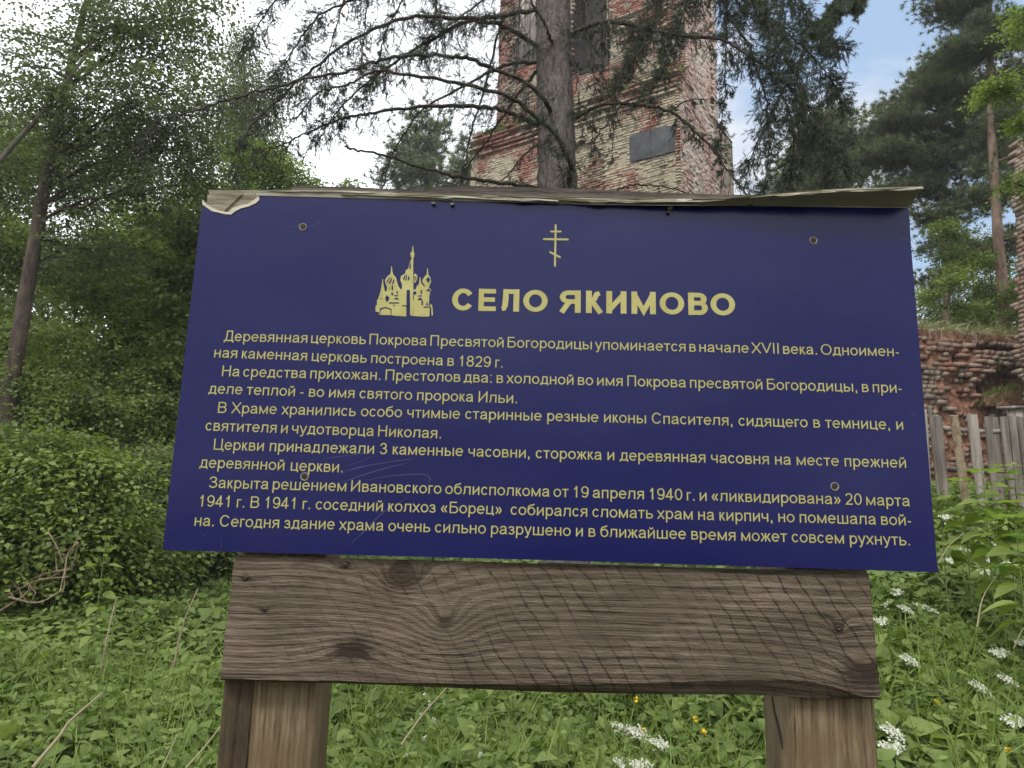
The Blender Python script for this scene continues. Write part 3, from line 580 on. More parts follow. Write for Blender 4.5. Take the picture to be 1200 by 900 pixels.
    # posts: bevelled squared timbers, feet in the ground
    def post(px0, px1, depth, t0, split, crack=None):
        B = Batch(); x0 = sg(px0, 855, t0)[0]; x1 = sg(px1, 855, t0)[0]; zt = sg(600, 240, t0)[2] + SGC[2]; zb = -.35
        zs = np.linspace(zb, zt, 46); e = .005
        prof = [(x0 + e, t0), (x1 - e, t0 + .001), (x1, t0 + e), (x1, t0 + depth), (x0, t0 + depth), (x0, t0 + e)]
        V = []
        for z in zs:
            for k, (a_, t_) in enumerate(prof): V.append((a_ + .0022 * (fbm(z * 3, k * 7., 3, 4) - .45), t_ + .002 * (fbm(z * 2, k * 5. + 2, 3, 6) - .45), z))
        V = np.array(V); n_ = len(prof); i = np.arange(45)[:, None]; j = np.arange(n_)[None]; j2 = (j + 1) % n_
        B.add(V, np.stack([i * n_ + j, i * n_ + j2, (i + 1) * n_ + j2, (i + 1) * n_ + j], -1).reshape(-1, 4)); B.ngon(V[-n_:])
        o_ = B.build('post', M['post'], SB)
        if split:
            B = Batch(); xa = sg(split[0], 855, t0)[0]; xb = sg(split[1], 855, t0)[0]
            V = []; prof = [(xa, t0 - .006), (xb - .002, t0 - .0065), (xb, t0 - .003), (xb, t0 + .0010), (xa, t0 + .001)]
            for z in zs:
                for k, (a_, t_) in enumerate(prof): V.append((a_ + .0030 * (fbm(z * 7, k * 7., 3, 14) - .45), t_, min(z, sg(600, 798, t0)[2] + SGC[2] + .1)))
            V = np.array(V); n_ = 5; j = np.arange(n_)[None]; j2 = (j + 1) % n_
            B.add(V, np.stack([i * n_ + j, i * n_ + j2, (i + 1) * n_ + j2, (i + 1) * n_ + j], -1).reshape(-1, 4)); B.build('slab', M['post_dark'], o_)
        if crack:
            B = Batch(); P = np.array([[x0 - .0012, t0 + depth * f_, zz_] for f_, zz_ in crack]); tube(B, P, [.0006, .0022, .0030, .0022, .0006], 5); B.build('crack', M['screw'], o_)
        return o_
    post(263, 368, .095, tb + .003, (259.5, 293))
    post(928, 1028, .135, tb + .003, None, [(.70, 1.315), (.58, 1.285), (.42, 1.262), (.36, 1.245), (.33, 1.235)])
    for px, py, r in ((288, 677, .0042), (310, 714, .0036), (982, 735.5, .0055), (575, 671, .002), (404, 662, .0045)):  # dark raised discs stand in for the plank's holes and knots
        c = sgz(sg(px, py, tp)); a = np.arange(10) * .6283; B = Batch(); ringp = [np.stack([np.cos(a) * r * q, np.full(10, tp + t_), np.sin(a) * r * q * .8], -1) + [c[0], 0, c[2]] for q, t_ in ((1, -.0022), (.6, -.0028), (.1, -.0008))]; i = np.arange(10); j = (i + 1) % 10
        for k in range(2): B.add(np.vstack([ringp[k], ringp[k + 1]]), np.stack([i, j, j + 10, i + 10], -1))
        B.build('dark_hole', M['screw'], SB)
make_sign()

# ------------------------------------------------------------------ the ruined church tower
def brickmat(name, reds, limes, lime_lo, lime_hi, scale, seed, grime=.5):
    b = NB(name); p = b.pos(); r = b.n('ObjectInfo').outputs['Random']; t = b.m('FRACT', b.m('ADD', b.m('MULTIPLY', r, 7.3), b.attr('tint')))
    base = b.ramp(t, [(0, reds[0]), (.35, reds[1]), (.7, reds[2]), (1, reds[3])])
    lime = b.ramp(b.m('FRACT', b.m('MULTIPLY', t, 3.7)), [(0, limes[0]), (.5, limes[1]), (1, limes[2])])
    n1 = b.noise(b.map(p, (1, 1, 1), (0, 0, 0), (seed, seed, seed)), scale, 5, .6); n2 = b.noise(p, 17, 4, .65)
    f = b.m('ADD', n1, b.m('MULTIPLY', b.m('SUBTRACT', n2, .5), .45)); f = b.m('ADD', f, b.m('MULTIPLY', b.m('SUBTRACT', t, .5), .12))
    c = b.mix(b.rng(f, lime_lo, lime_hi), base, lime)
    g = b.noise(b.map(p, (1, 1, .6)), 1.1, 5, .6); c = b.mix(b.rng(g, .5, .72, 0, grime), c, (.07, .065, .05))
    c = b.mix(b.rng(b.noise(p, 45, 3), .45, .75, 0, .35), c, (.10, .08, .065))
    b.bsdf(c, .92, b.bump(b.m('ADD', n2, b.noise(p, 60, 3)), .35, .006), .15); return b.mat
REDS = [(.165, .060, .046), (.23, .088, .066), (.30, .135, .105), (.21, .11, .09)]
M['tower_brick'] = brickmat('tower_brick', REDS, [(.33, .285, .20), (.39, .34, .25), (.28, .23, .17)], .43, .51, .75, 3.7, .75)
M['tower_old'] = brickmat('tower_brick_weathered', REDS, [(.27, .24, .19), (.34, .30, .235), (.22, .19, .15)], .44, .54, .75, 3.7, .95)
M['tower_pink'] = brickmat('tower_plaster', [(.33, .17, .14), (.42, .26, .22), (.48, .33, .28), (.36, .22, .19)], [(.56, .47, .40), (.50, .41, .35), (.58, .51, .44)], .38, .56, .9, 8.1, .25)
M['ruin_brick'] = brickmat('ruin_brick', [(.17, .078, .055), (.24, .12, .085), (.26, .17, .13), (.18, .13, .10)], [(.24, .19, .15), (.30, .245, .19), (.18, .145, .11)], .40, .60, .9, 1.3, .6)
b = NB('mortar'); p = b.pos(); c = b.ramp(b.noise(p, 3, 6), [(.35, (.10, .075, .055)), (.55, (.20, .155, .115)), (.7, (.30, .24, .18))]); f = b.m('ADD', b.noise(b.map(p, (1, 1, 1), (0, 0, 0), (3.7, 3.7, 3.7)), .75, 5, .6), b.m('MULTIPLY', b.m('SUBTRACT', b.noise(p, 17, 4, .65), .5), .45)); c = b.mix(b.rng(f, .42, .50), c, (.29, .255, .18)); b.bsdf(c, .95, b.bump(b.noise(p, 40, 4), .7, .02), .1); M['mortar'] = b.mat
b = NB('red_rubble'); p = b.pos(); c = b.ramp(b.noise(p, 9, 6, .65), [(.35, (.07, .04, .03)), (.5, (.24, .115, .075)), (.65, (.33, .20, .14))]); b.bsdf(c, .95, b.bump(b.noise(p, 30, 5), 1, .03), .1); M['rubble'] = b.mat
b = NB('inside_shade'); b.bsdf(b.mix(b.noise(b.pos(), 2, 5), (.030, .028, .026), (.085, .078, .07)), .95, None, .1); M['inside'] = b.mat  # near-black colour paints the shade inside the tower openings
b = NB('sheet_iron'); o = b.pos(); c = b.ramp(b.noise(o, 2.4, 6, .6), [(.35, (.014, .015, .017)), (.5, (.030, .031, .035)), (.68, (.055, .055, .060))]); c = b.mix(b.rng(b.noise(o, 6, 4), .60, .72, 0, .6), c, (.08, .072, .06)); b.bsdf(c, .55, b.bump(b.noise(o, 3, 2), .4, .03), .4, .2); M['iron'] = b.mat
b = NB('weathered_board'); b.bsdf(b.ramp(b.m('ADD', b.m('MULTIPLY', b.noise(b.map(b.pos(), (14, 14, 1.1)), 1.4, 6, .6), .8), b.m('MULTIPLY', b.n('ObjectInfo').outputs['Random'], .2)), [(.38, (.11, .095, .083)), (.55, (.26, .225, .195)), (.72, (.38, .34, .30))]), .9, b.bump(b.noise(b.map(b.pos(), (30, 30, 2)), 2, 5), .7, .01), .15); M['board'] = b.mat
M['moss'] = leafmat('moss', (.05, .075, .02), (.11, .15, .035), (.22, .27, .06), .25)

def rough_brick(lx, ly, lz, rs, chip=.012):
    v, f = box_arrays(0, lx, 0, ly, 0, lz); v = v + rs.uniform(-chip, chip, v.shape) * np.array([.7, .8, .45]); return v, f
def brick_variants(name, mat, lx, ly, lz, n=10, seed=1, chip=.012):
    rs = np.random.RandomState(seed); out = []
    for k in range(n):
        v, f = rough_brick(lx * rs.uniform(.93, 1.0), ly, lz, rs, chip); B = Batch(); B.add(v, f, rs.rand()); me = B.mesh(name); me.materials.append(mat); out.append(me)
    return out
class Facade:
    """a vertical face: origin o, direction d (unit, horizontal), outward normal n; coordinates (s, z)"""
    def __init__(s, o, d, n): s.o = np.array(o, float); s.d = np.array(d, float); s.n = np.array(n, float)
    def P(s, a, z, out=0.0): return s.o + s.d * a + s.n * out + np.array([0, 0, z])
    def px(s, x, y): p = onplane(x, y, s.o, s.n); return float((p - s.o) @ s.d), float(p[2])
    def M3(s): return Matrix(((s.d[0], s.n[0], 0), (s.d[1], s.n[1], 0), (0, 0, 1)))
def inpoly(x, y, P):
    c = False; n = len(P)
    for i in range(n):
        x1, y1 = P[i]; x2, y2 = P[i - 1]
        if (y1 > y) != (y2 > y) and x < (x2 - x1) * (y - y1) / (y2 - y1) + x1: c = not c
    return c
def lay_bricks(root, F, s0, s1, z0, z1, holes, pick, mats, var, LX, LZ, joint, depth, rs, miss=.02, outf=None, mi=0, batch=None, budget=None, stagger=.5):
    """courses of bricks on a face: those inside 'pick' are parts of their own, the rest go into batch"""
    nrow = int((z1 - z0) / LZ); cnt = 0; M3 = F.M3()
    for r in range(nrow):
        z = z0 + r * LZ; x = s0 - (stagger * LX if r % 2 else 0) - rs.rand() * .02; head = r % 4 == 2
        while x < s1:
            lx = (LX * .5 if head else LX) * rs.uniform(.95, 1.05); a, e = max(x, s0), min(x + lx, s1); x += lx; cx = (a + e) / 2; cz = z + LZ / 2
            if e - a < .05 or any(inpoly(cx, cz, h) for h in holes) or rs.rand() < miss: continue
            out = (outf(cx, cz) if outf else 0) + rs.normal(0, .0045) - (rs.rand() < .07) * rs.uniform(.01, .03)
            if pick(cx, cz) and (budget is None or budget[0] > 0):
                me = var[rs.randint(len(var))]; o = bpy.data.objects.new('brick', me); COL.objects.link(o); o.parent = root
                p = F.P(a, z, out - depth) - np.array(root.location); sc = Matrix.Diagonal(((e - a - joint) / (LX * .965), 1, 1)).to_4x4()
                o.matrix_local = Matrix.Translation(Vector(p)) @ M3.to_4x4() @ sc
                if budget: budget[0] -= 1
            else:
                v, f = rough_brick(e - a - joint, depth, LZ - joint, rs, .008); w_ = F.P(0, 0) + v[:, 0:1] * F.d + (v[:, 1:2]) * F.n + v[:, 2:3] * np.array([0, 0, 1]); w_ = w_ + F.P(a, z, out - depth) - F.P(0, 0)
                batch.add(w_, f, rs.rand(), mi)
            cnt += 1
    return cnt
def face_core(B, F, s0, s1, z0, z1, holes, back=.07, step=.30, mi=0):
    """the wall behind the bricks, open where the holes are"""
    ns = max(1, int((s1 - s0) / step)); nz = max(1, int((z1 - z0) / step)); ss = np.linspace(s0, s1, ns + 1); zz = np.linspace(z0, z1, nz + 1)
    q = []
    for i in range(ns):
        for j in range(nz):
            c = ((ss[i] + ss[i + 1]) / 2, (zz[j] + zz[j + 1]) / 2)
            if any(inpoly(*c, h) for h in holes): continue
            q.append([F.P(ss[i], zz[j], -back), F.P(ss[i + 1], zz[j], -back), F.P(ss[i + 1], zz[j + 1], -back), F.P(ss[i], zz[j + 1], -back)])
    q = np.array(q); B.add(q.reshape(-1, 3), np.arange(len(q) * 4).reshape(-1, 4), .5, mi)
def recess(B, F, poly, depth, mi_side, mi_back, out=.02):
    P = np.array(poly); n = len(P); a = np.array([F.P(x, z, out) for x, z in P]); c = np.array([F.P(x, z, -depth) for x, z in P]); i = np.arange(n); j = (i + 1) % n
    B.add(np.vstack([a, c]), np.stack([i, j, j + n, i + n], -1), .5, mi_side); B.ngon(c, mi_back)

def make_tower():
    D = 20.0; az = math.radians(12.95); C = np.array([D * math.sin(az), D * math.cos(az), 0.0])
    dA = np.array([math.sin(math.radians(-55.6)), math.cos(math.radians(-55.6)), 0]); dB = np.array([math.sin(math.radians(34.4)), math.cos(math.radians(34.4)), 0])
    FA = Facade(C, dA, -dB); FB = Facade(C, dB, -dA); LA, LB = 7.35, 4.5
    z0 = float(G(C[0], C[1])) - .4; zt = FA.px(799, 84)[1]
    T = empty('church_tower', (C[0], C[1], z0), 'tall ruined brick church tower with flaking limewash behind the spruce', 'church tower'); TL = np.array([C[0], C[1], z0])
    rs = np.random.RandomState(5); joint = .012; LX, LZ, DP = .26, .082, .12
    win = [FA.px(*p) for p in ((739, 161), (741, 160), (779.9, 148.5), (787, 149.6), (792, 156), (792.6, 164), (791.5, 176), (740.5, 189))]
    zb = FA.px(700, 260)[1]
    niche = [FA.px(*p) for p in ((708, 262), (708.5, 196), (706, 183), (699, 172), (690, 165), (681, 164), (672, 169), (664, 178), (660, 192), (659, 262))]
    holesA = [win, niche]
    B = Batch(); BM = [M['mortar'], M['inside'], M['tower_brick'], M['rubble']]
    LZT = zt
    # ragged top of the lower tier
    face_core(B, FA, 0, LA, z0, zt, holesA, .022, .13); face_core(B, FB, 0, LB, z0, zt - .05, [], .02, .5)
    P4 = [FA.P(.0, 0, -.07) * 1, C + dA * LA, C + dA * LA + dB * LB, C + dB * LB]
    for a_, c_ in ((P4[1], P4[2]), (P4[2], P4[3])):
        B.add([a_ + [0, 0, z0], c_ + [0, 0, z0], c_ + [0, 0, zt], a_ + [0, 0, zt]], [(0, 1, 2, 3)], .5, 3)
    # the uneven, overgrown ledge on top of the lower tier
    gx = np.linspace(-.02, LA, 40); gy = np.linspace(-.02, LB, 26); V = []
    for y in gy:
        for x in gx:
            e = min(x, y, LA - x, LB - y); V.append(C + dA * x + dB * y + np.array([0, 0, zt - .02 + min(max(e, 0) * .9, .55) + .16 * (fbm(x * 2, y * 2, 4, 6) - .5)]))
    i = np.arange(25)[:, None]; j = np.arange(39)[None]; B.add(np.array(V), np.stack([i * 40 + j, i * 40 + j + 1, (i + 1) * 40 + j + 1, (i + 1) * 40 + j], -1).reshape(-1, 4), .5, 3)
    # upper tier
    setb = .42; C2p = C + dA * setb * 0 ; h1 = 24.0
    C2 = onplane(803, 60, C + dB * setb, dB); C2 = np.array([C2[0], C2[1], 0]); FU = Facade(C2, dA, -dB); FV = Facade(C2, dB, -dA)
    eL = FU.px(585, 60)[0]; LV = 2.55; zu = zt - .1
    dark = [FU.px(*p) for p in ((713, 82), (713, -20), (706, -60), (690, -86), (672, -60), (668, -20), (668, 89))]
    bopen = [FU.px(*p) for p in ((652, 60), (652, -40), (602, -25), (602, 84))]
    bopen = [(x, z) for x, z in bopen]
    holesU = [dark, bopen]
    face_core(B, FU, 0, eL, zu, h1, holesU, .025, .14); face_core(B, FV, 0, LV, zu, h1, [], .02, .5)
    Q = [C2 + dA * eL, C2 + dA * eL + dB * LV, C2 + dB * LV]
    for a_, c_ in ((Q[0], Q[1]), (Q[1], Q[2])): B.add([a_ + [0, 0, zu], c_ + [0, 0, zu], c_ + [0, 0, h1], a_ + [0, 0, h1]], [(0, 1, 2, 3)], .5, 3)
    B.add([C2 + [0, 0, h1], Q[0] + [0, 0, h1], Q[1] + [0, 0, h1], Q[2] + [0, 0, h1]], [(0, 1, 2, 3)], .5, 1)
    recess(B, FA, win, .30, 2, 1); recess(B, FA, niche, .22, 0, 2, .0); recess(B, FU, dark, 1.1, 1, 1); recess(B, FU, bopen, .35, 1, 1)
    wl = B.build('wall', BM, T, TL)
    # facing bricks: about 300 as parts, where the bare brick shows largest; the rest joined
    var = brick_variants('brick', M['tower_brick'], LX, DP, LZ - joint, 12, 3, .008)
    for m_ in var: m_.transform(Matrix.Identity(4))
    S = Batch(); bud = [300]
    x0, zz0 = FA.px(795, 215); x1, zz1 = FA.px(722, 120); lo, hi = sorted((x0, x1)); zlo = FA.px(760, 222)[1]; zhi = FA.px(760, 118)[1]
    zv = z0 + .1
    nf = [FA.px(*p) for p in ((706, 260), (706, 190), (690, 168), (672, 176), (662, 260))]
    lay_bricks(T, FA, .0, LA, zv, zt, holesA, lambda x, z: .05 < x < hi + .1 and zlo < z < zhi, None, var, LX, LZ, joint, DP, rs, .035, lambda x, z: -.018 * (fbm(x * 1.3, z * 1.3, 3, 8) > .52) - (.05 if x > LA - .3 else 0), 0, S, bud)
    # niche's own sunken bricks
    Fn = Facade(FA.P(0, 0, -.16), FA.d, FA.n); xs_ = [q[0] for q in niche]
    lay_bricks(T, Fn, min(xs_), max(xs_), zv, max(q[1] for q in niche), [], lambda x, z: False, None, var, LX, LZ, joint, DP * .8, rs, .05, None, 0, S)
    s_ = S.build('brick_facing', M['tower_brick'], T, TL); s_['kind'] = 'stuff'; S = Batch()
    lay_bricks(T, FU, .0, eL, zu, h1 - .3, holesU, lambda x, z: False, None, var, LX, LZ * 1.02, joint, DP, rs, .05, lambda x, z: (.06 if x < .55 or x > eL - .45 else 0) - .02 * (fbm(x * 1.1, z * .8, 3, 2) > .55), 0, S)
    s_ = S.build('upper_facing', M['tower_old'], T, TL); s_['kind'] = 'stuff'
    S = Batch()
    lay_bricks(T, FB, .0, LB, zv, zt, [], lambda x, z: False, None, var, LX, LZ, joint, DP, rs, .05, lambda x, z: -.10 * sst(x, LB - 1.6, LB) * fbm(x * 3, z * 3, 3, 5), 0, S)
    lay_bricks(T, FV, .0, LV, zu, h1 - .3, [], lambda x, z: False, None, var, LX, LZ, joint, DP, rs, .03, lambda x, z: (.06 if x < .4 or x > LV - .4 else 0), 0, S)
    s_ = S.build('side_facing', M['tower_pink'], T, TL); s_['kind'] = 'stuff'; s_['label'] = 'pinkish plastered brick side'
    # projecting courses of the broken cornice
    zc = zt - .05
    for k in range(6):
        x = -.05; zz = zc - k * .125
        while x < LA + .02:
            ln = rs.uniform(.3, 1.3); gap = rs.rand() < (.10 if x > 2.2 else .42); pr = .06 + (5 - k) * .028 + rs.uniform(-.015, .02)
            if not gap:
                v, f = box_arrays(0, min(ln, LA - x + .03) - .01, 0, pr + .10, 0, .068); v = v + rs.uniform(-.010, .010, v.shape); B = Batch(); B.add(FA.P(x, zz, -.10) + v[:, 0:1] * FA.d + v[:, 1:2] * FA.n + v[:, 2:3] * np.array([0, 0, 1]), f, rs.rand()); B.build('cornice_piece', M['tower_brick'], T, TL)
            x += ln
    # pale string courses of the upper tier
    for k, (px_, py_) in enumerate(((745, 45), (748, 28), (750, 14))):
        s_, z_ = FU.px(px_, py_); x = .55
        while x < 2.3:
            ln = rs.uniform(.25, .7); v, f = box_arrays(0, ln, 0, .16, 0, .07, .012, rs); B = Batch(); B.add(FU.P(x, z_, -.08) + v[:, 0:1] * FU.d + v[:, 1:2] * FU.n + v[:, 2:3] * np.array([0, 0, 1]), f, rs.rand()); B.build('string_course', M['tower_brick'], T, TL); x += ln + (rs.rand() < .3) * .15 + .01
    # corner bricks right of the window stand proud, end-on
    for k in range(34):
        z_ = zlo + k * LZ * 1.08
        if z_ > zhi + .2: break
        v, f = rough_brick(.13 * rs.uniform(.8, 1.1), .10, .055, rs, .008); o_ = Batch(); o_.add(FA.P(0.01, z_, -.02) + v[:, 0:1] * FA.d + v[:, 1:2] * FA.n + v[:, 2:3] * np.array([0, 0, 1]), f, rs.rand()); o_.build('corner_brick', M['tower_brick'], T, TL)
    # iron sheet over the window
    B = Batch(); wi = [FA.px(*p) for p in ((737.7, 161), (740, 159.5), (760, 153), (779.9, 147.6), (786.5, 148.2), (791, 152), (793.4, 158), (793.0, 170), (792.6, 177), (766, 184.5), (739, 190))]
    lump(B, np.array([FA.P(x, z, .035) for x, z in wi]), .02, -FA.n); sh = B.build('metal_sheet', M['iron'], T, TL)
    B = Batch(); a_ = FA.px(761, 155); c_ = FA.px(762, 182); lump(B, np.array([FA.P(a_[0] - .025, a_[1], .045), FA.P(a_[0] + .025, a_[1], .045), FA.P(c_[0] + .025, c_[1], .045), FA.P(c_[0] - .025, c_[1], .045)]), .012, -FA.n); B.build('seam', M['iron'], sh, TL)
    # grey boards nailed over the left opening of the upper tier
    xa = min(q[0] for q in bopen); xb = max(q[0] for q in bopen); za = min(q[1] for q in bopen); zbb = max(q[1] for q in bopen); n_ = 8
    for k in range(n_):
        x = xa + (xb - xa) * k / n_; v, f = box_arrays(0, (xb - xa) / n_ - .025, 0, .03, 0, zbb - za - rs.uniform(0, .25)); v[:, 0] += v[:, 2] * rs.uniform(-.01, .01)
        B = Batch(); B.add(FU.P(x, za, -.10 + .02 * (k % 2)) + v[:, 0:1] * FU.d + v[:, 1:2] * FU.n + v[:, 2:3] * np.array([0, 0, 1]), f); B.build('board', M['board'], T, TL)
    # moss and grass tufts on the ledge
    B = Batch(); n_ = 2600; u = rs.rand(n_) ** 1.0 * LA; vv = rs.rand(n_) * .5; keep = fbm(u * 1.2, vv * 0, 3, 4) > .40; u = u[keep]; vv = vv[keep]; n_ = len(u)
    P = C + u[:, None] * dA + vv[:, None] * dB + np.stack([0 * u, 0 * u, zt + np.minimum(vv * .9, .5) + rs.uniform(-.1, .02, n_)], -1)
    dr = nrm(rs.normal(0, .6, (n_, 3)) + [0, 0, .9] - dB * .5); place(B, *LEAF2, P, frames(dr, rs.normal(0, 1, (n_, 3))), rs.uniform(.06, .22, n_) [:, None] * np.array([[.5, 1, 1]]), rs.rand(n_))
    s_ = B.build('ledge_moss', M['moss'], T, TL); s_['kind'] = 'stuff'
make_tower()

# ------------------------------------------------------------------ the low ruined wall on the right
def make_ruin():
    rs = np.random.RandomState(21); Y = 13.6
    a = at(1060, 500, Y); c = at(1330, 500, Y + .8); d = nrm(np.array([c[0] - a[0], c[1] - a[1], 0])); n_ = np.array([d[1], -d[0], 0]); F = Facade((a[0], a[1], 0), d, n_)
    L_ = 4.6; z0 = float(G(a[0] + 1, a[1])) - .5; zt = F.px(1130, 392)[1]
    T = empty('ruined_wall', (a[0], a[1], z0), 'low collapsed brick wall overgrown with grass behind the picket fence', 'wall'); TL = np.array([a[0], a[1], z0])
    sc_ = lambda px, py: F.px(px, py)
    cave = [sc_(*p) for p in ((1152, 470), (1146, 452), (1160, 438), (1178, 430), (1215, 424), (1260, 430), (1260, 474), (1200, 474))]
    cave2 = [sc_(*p) for p in ((1137, 407), (1160, 403), (1200, 404), (1200, 411), (1170, 412), (1139, 411))]
    bit = [sc_(*p) for p in ((1119, 413), (1125, 413), (1128, 424), (1119, 421))]
    red = [sc_(*p) for p in ((1106, 590), (1098, 492), (1108, 470), (1114, 436), (1135, 440), (1146, 470), (1160, 478), (1215, 476), (1215, 590))]
    def relief(x, z):
        o_ = .22 * (fbm(x * .9, z * 1.4, 3, 3) - .45)
        if inpoly(x, z, cave): o_ -= .55
        if inpoly(x, z, cave2) or inpoly(x, z, bit): o_ -= .22
        if inpoly(x, z, red): o_ -= .10
        return o_
    # rubble core as a displaced face with a top and sides
    ns, nz_ = 90, 74; ss = np.linspace(0, L_, ns); zz = np.linspace(z0, zt + .05, nz_); V = []
    tz = lambda x: zt - .10 + .22 * fbm(x * 1.3, 0 * x, 4, 7) + .05
    for z in zz:
        for x in ss:
            f = (z - z0) / (zt + .05 - z0); z2 = z0 + f * (tz(x) - z0); V.append(F.P(x, z2, relief(x, z2) - .035 - .05 * fbm(x * 7, z * 7, 3, 1)))
    m0 = len(V)
    for k in range(8):
        for x in ss: V.append(F.P(x, tz(x) + .10 * math.sin(k / 7 * 3.1) + .1 * fbm(x * 2, k * .6, 3, 5), relief(x, tz(x)) - .10 - (k + 1) * .14))
    B = Batch(); nr = nz_ + 8; i = np.arange(nr - 1)[:, None]; j = np.arange(ns - 1)[None]; Fq = np.stack([i * ns + j, i * ns + j + 1, (i + 1) * ns + j + 1, (i + 1) * ns + j], -1).reshape(-1, 4)
    B.add(np.array(V), Fq)
    for k in (0, ns - 1):
        ed = [V[r * ns + k] for r in range(nr)]; B.ngon(np.array(ed + [ed[-1] * [1, 1, 0] + [0, 0, z0]]), 0)
    B.build('rubble_core', M['rubble'], T, TL)
    LX, LZ = .25, .092; var = brick_variants('brick', M['ruin_brick'], LX, .20, LZ - .013, 14, 9, .0065); S = Batch(); bud = [300]; M3 = F.M3()
    xr = sc_(1204, 480)[0]; xl = sc_(1074, 480)[0]; zvis = sc_(1130, 575)[1]
    nrow = int((zt - z0) / LZ)
    for r in range(nrow):
        z = z0 + r * LZ; x = -rs.rand() * .25; head = rs.rand() < .75; zj = rs.uniform(-.008, .008)
        while x < L_ - .05:
            lx = (LX * .5 if head and rs.rand() < .8 else LX) * rs.uniform(.8, 1.12); cx, cz = x + lx / 2, z + LZ / 2; x0 = x; x += lx
            if x0 < 0 or cz > tz(cx) - .02: continue
            inr = inpoly(cx, cz, red)
            if inpoly(cx, cz, bit) or (inpoly(cx, cz, cave) and rs.rand() < .5) or rs.rand() < (.62 if inr else .08): continue
            out = relief(cx, cz) + rs.normal(0, .017) + (rs.rand() < .08) * .04 - (rs.rand() < .16) * .09
            R = M3.to_4x4() @ Matrix.Rotation(rs.normal(0, .022), 4, 'Y') @ Matrix.Rotation(rs.normal(0, .14), 4, 'Z') @ Matrix.Diagonal(((lx - .014) / (LX * .965), 1, rs.uniform(.82, 1.05))).to_4x4()
            if xl < cx < xr and cz > zvis and bud[0] > 0:
                o = bpy.data.objects.new('brick', var[rs.randint(len(var))]); COL.objects.link(o); o.parent = T; bud[0] -= 1
                o.matrix_local = Matrix.Translation(Vector(F.P(x0, z, out - .20) - TL)) @ R
            else:
                v, f = rough_brick(LX * .96, .2, LZ - .012, rs, .015); v4 = np.array(R.to_3x3()) @ v.T; S.add(v4.T + F.P(x0, z, out - .20), f, rs.rand())
    s_ = S.build('brick_remains', M['ruin_brick'], T, TL); s_['kind'] = 'stuff'
    # moss cushion in the hollow, grass on the crown, dry roots hanging over the edge
    def tuft(name, mat, pts, n, ln, wd, up, T_=T):
        B = Batch(); idx = rs.randint(len(pts), size=n); P = np.array(pts)[idx] + rs.normal(0, 1, (n, 3)) * [.06, .05, .03]
        dr = nrm(rs.normal(0, .55, (n, 3)) + up); place(B, *GR[1], P, frames(nrm(np.cross(dr, rs.normal(0, 1, (n, 3)))), dr), (rs.uniform(.5, 1.1, n) * ln)[:, None] * np.array([[wd, 1, 1]]), rs.rand(n)); o_ = B.build(name, mat, T_, TL); o_['kind'] = 'stuff'
    lp = []
    for x_ in np.linspace(1151, 1192, 30):
        yy = np.interp(x_, [1151, 1165, 1180, 1192], [467, 461, 457, 455])
        for q in range(3): s_, z_ = sc_(x_, yy + q * 5); lp.append(F.P(s_, z_, relief(s_, z_) * 0 + .02))
    B = Batch(); q = [sc_(*p) for p in ((1150, 474), (1151, 464), (1166, 458), (1180, 455), (1194, 457), (1197, 470), (1185, 473))]
    for k in range(3): lump(B, np.array([F.P(x * 1.0, z - k * .02, -.25 + .1 * k) for x, z in q]), .14, F.n)
    B.build('moss_ledge', M['rubble'], T, TL)
    tuft('moss_cushion', M['moss'], lp, 1500, .14, 1.6, [0, -.3, .8])
    cp = [F.P(x, tz(x) + .03 + .05 * q, relief(x, tz(x)) - .05 - .15 * q) for x in np.linspace(0, L_, 60) for q in range(5)]
    tuft('crown_grass', M['grass'], cp, 700, .26, 1.0, [0, -.2, 1]); tuft('dry_grass', M['dry'], cp[::5], 900, .32, 1.0, [.1, -.9, -.1]); tuft('crown_moss', M['moss'], cp, 2600, .12, 1.8, [0, -.3, .8])
make_ruin()

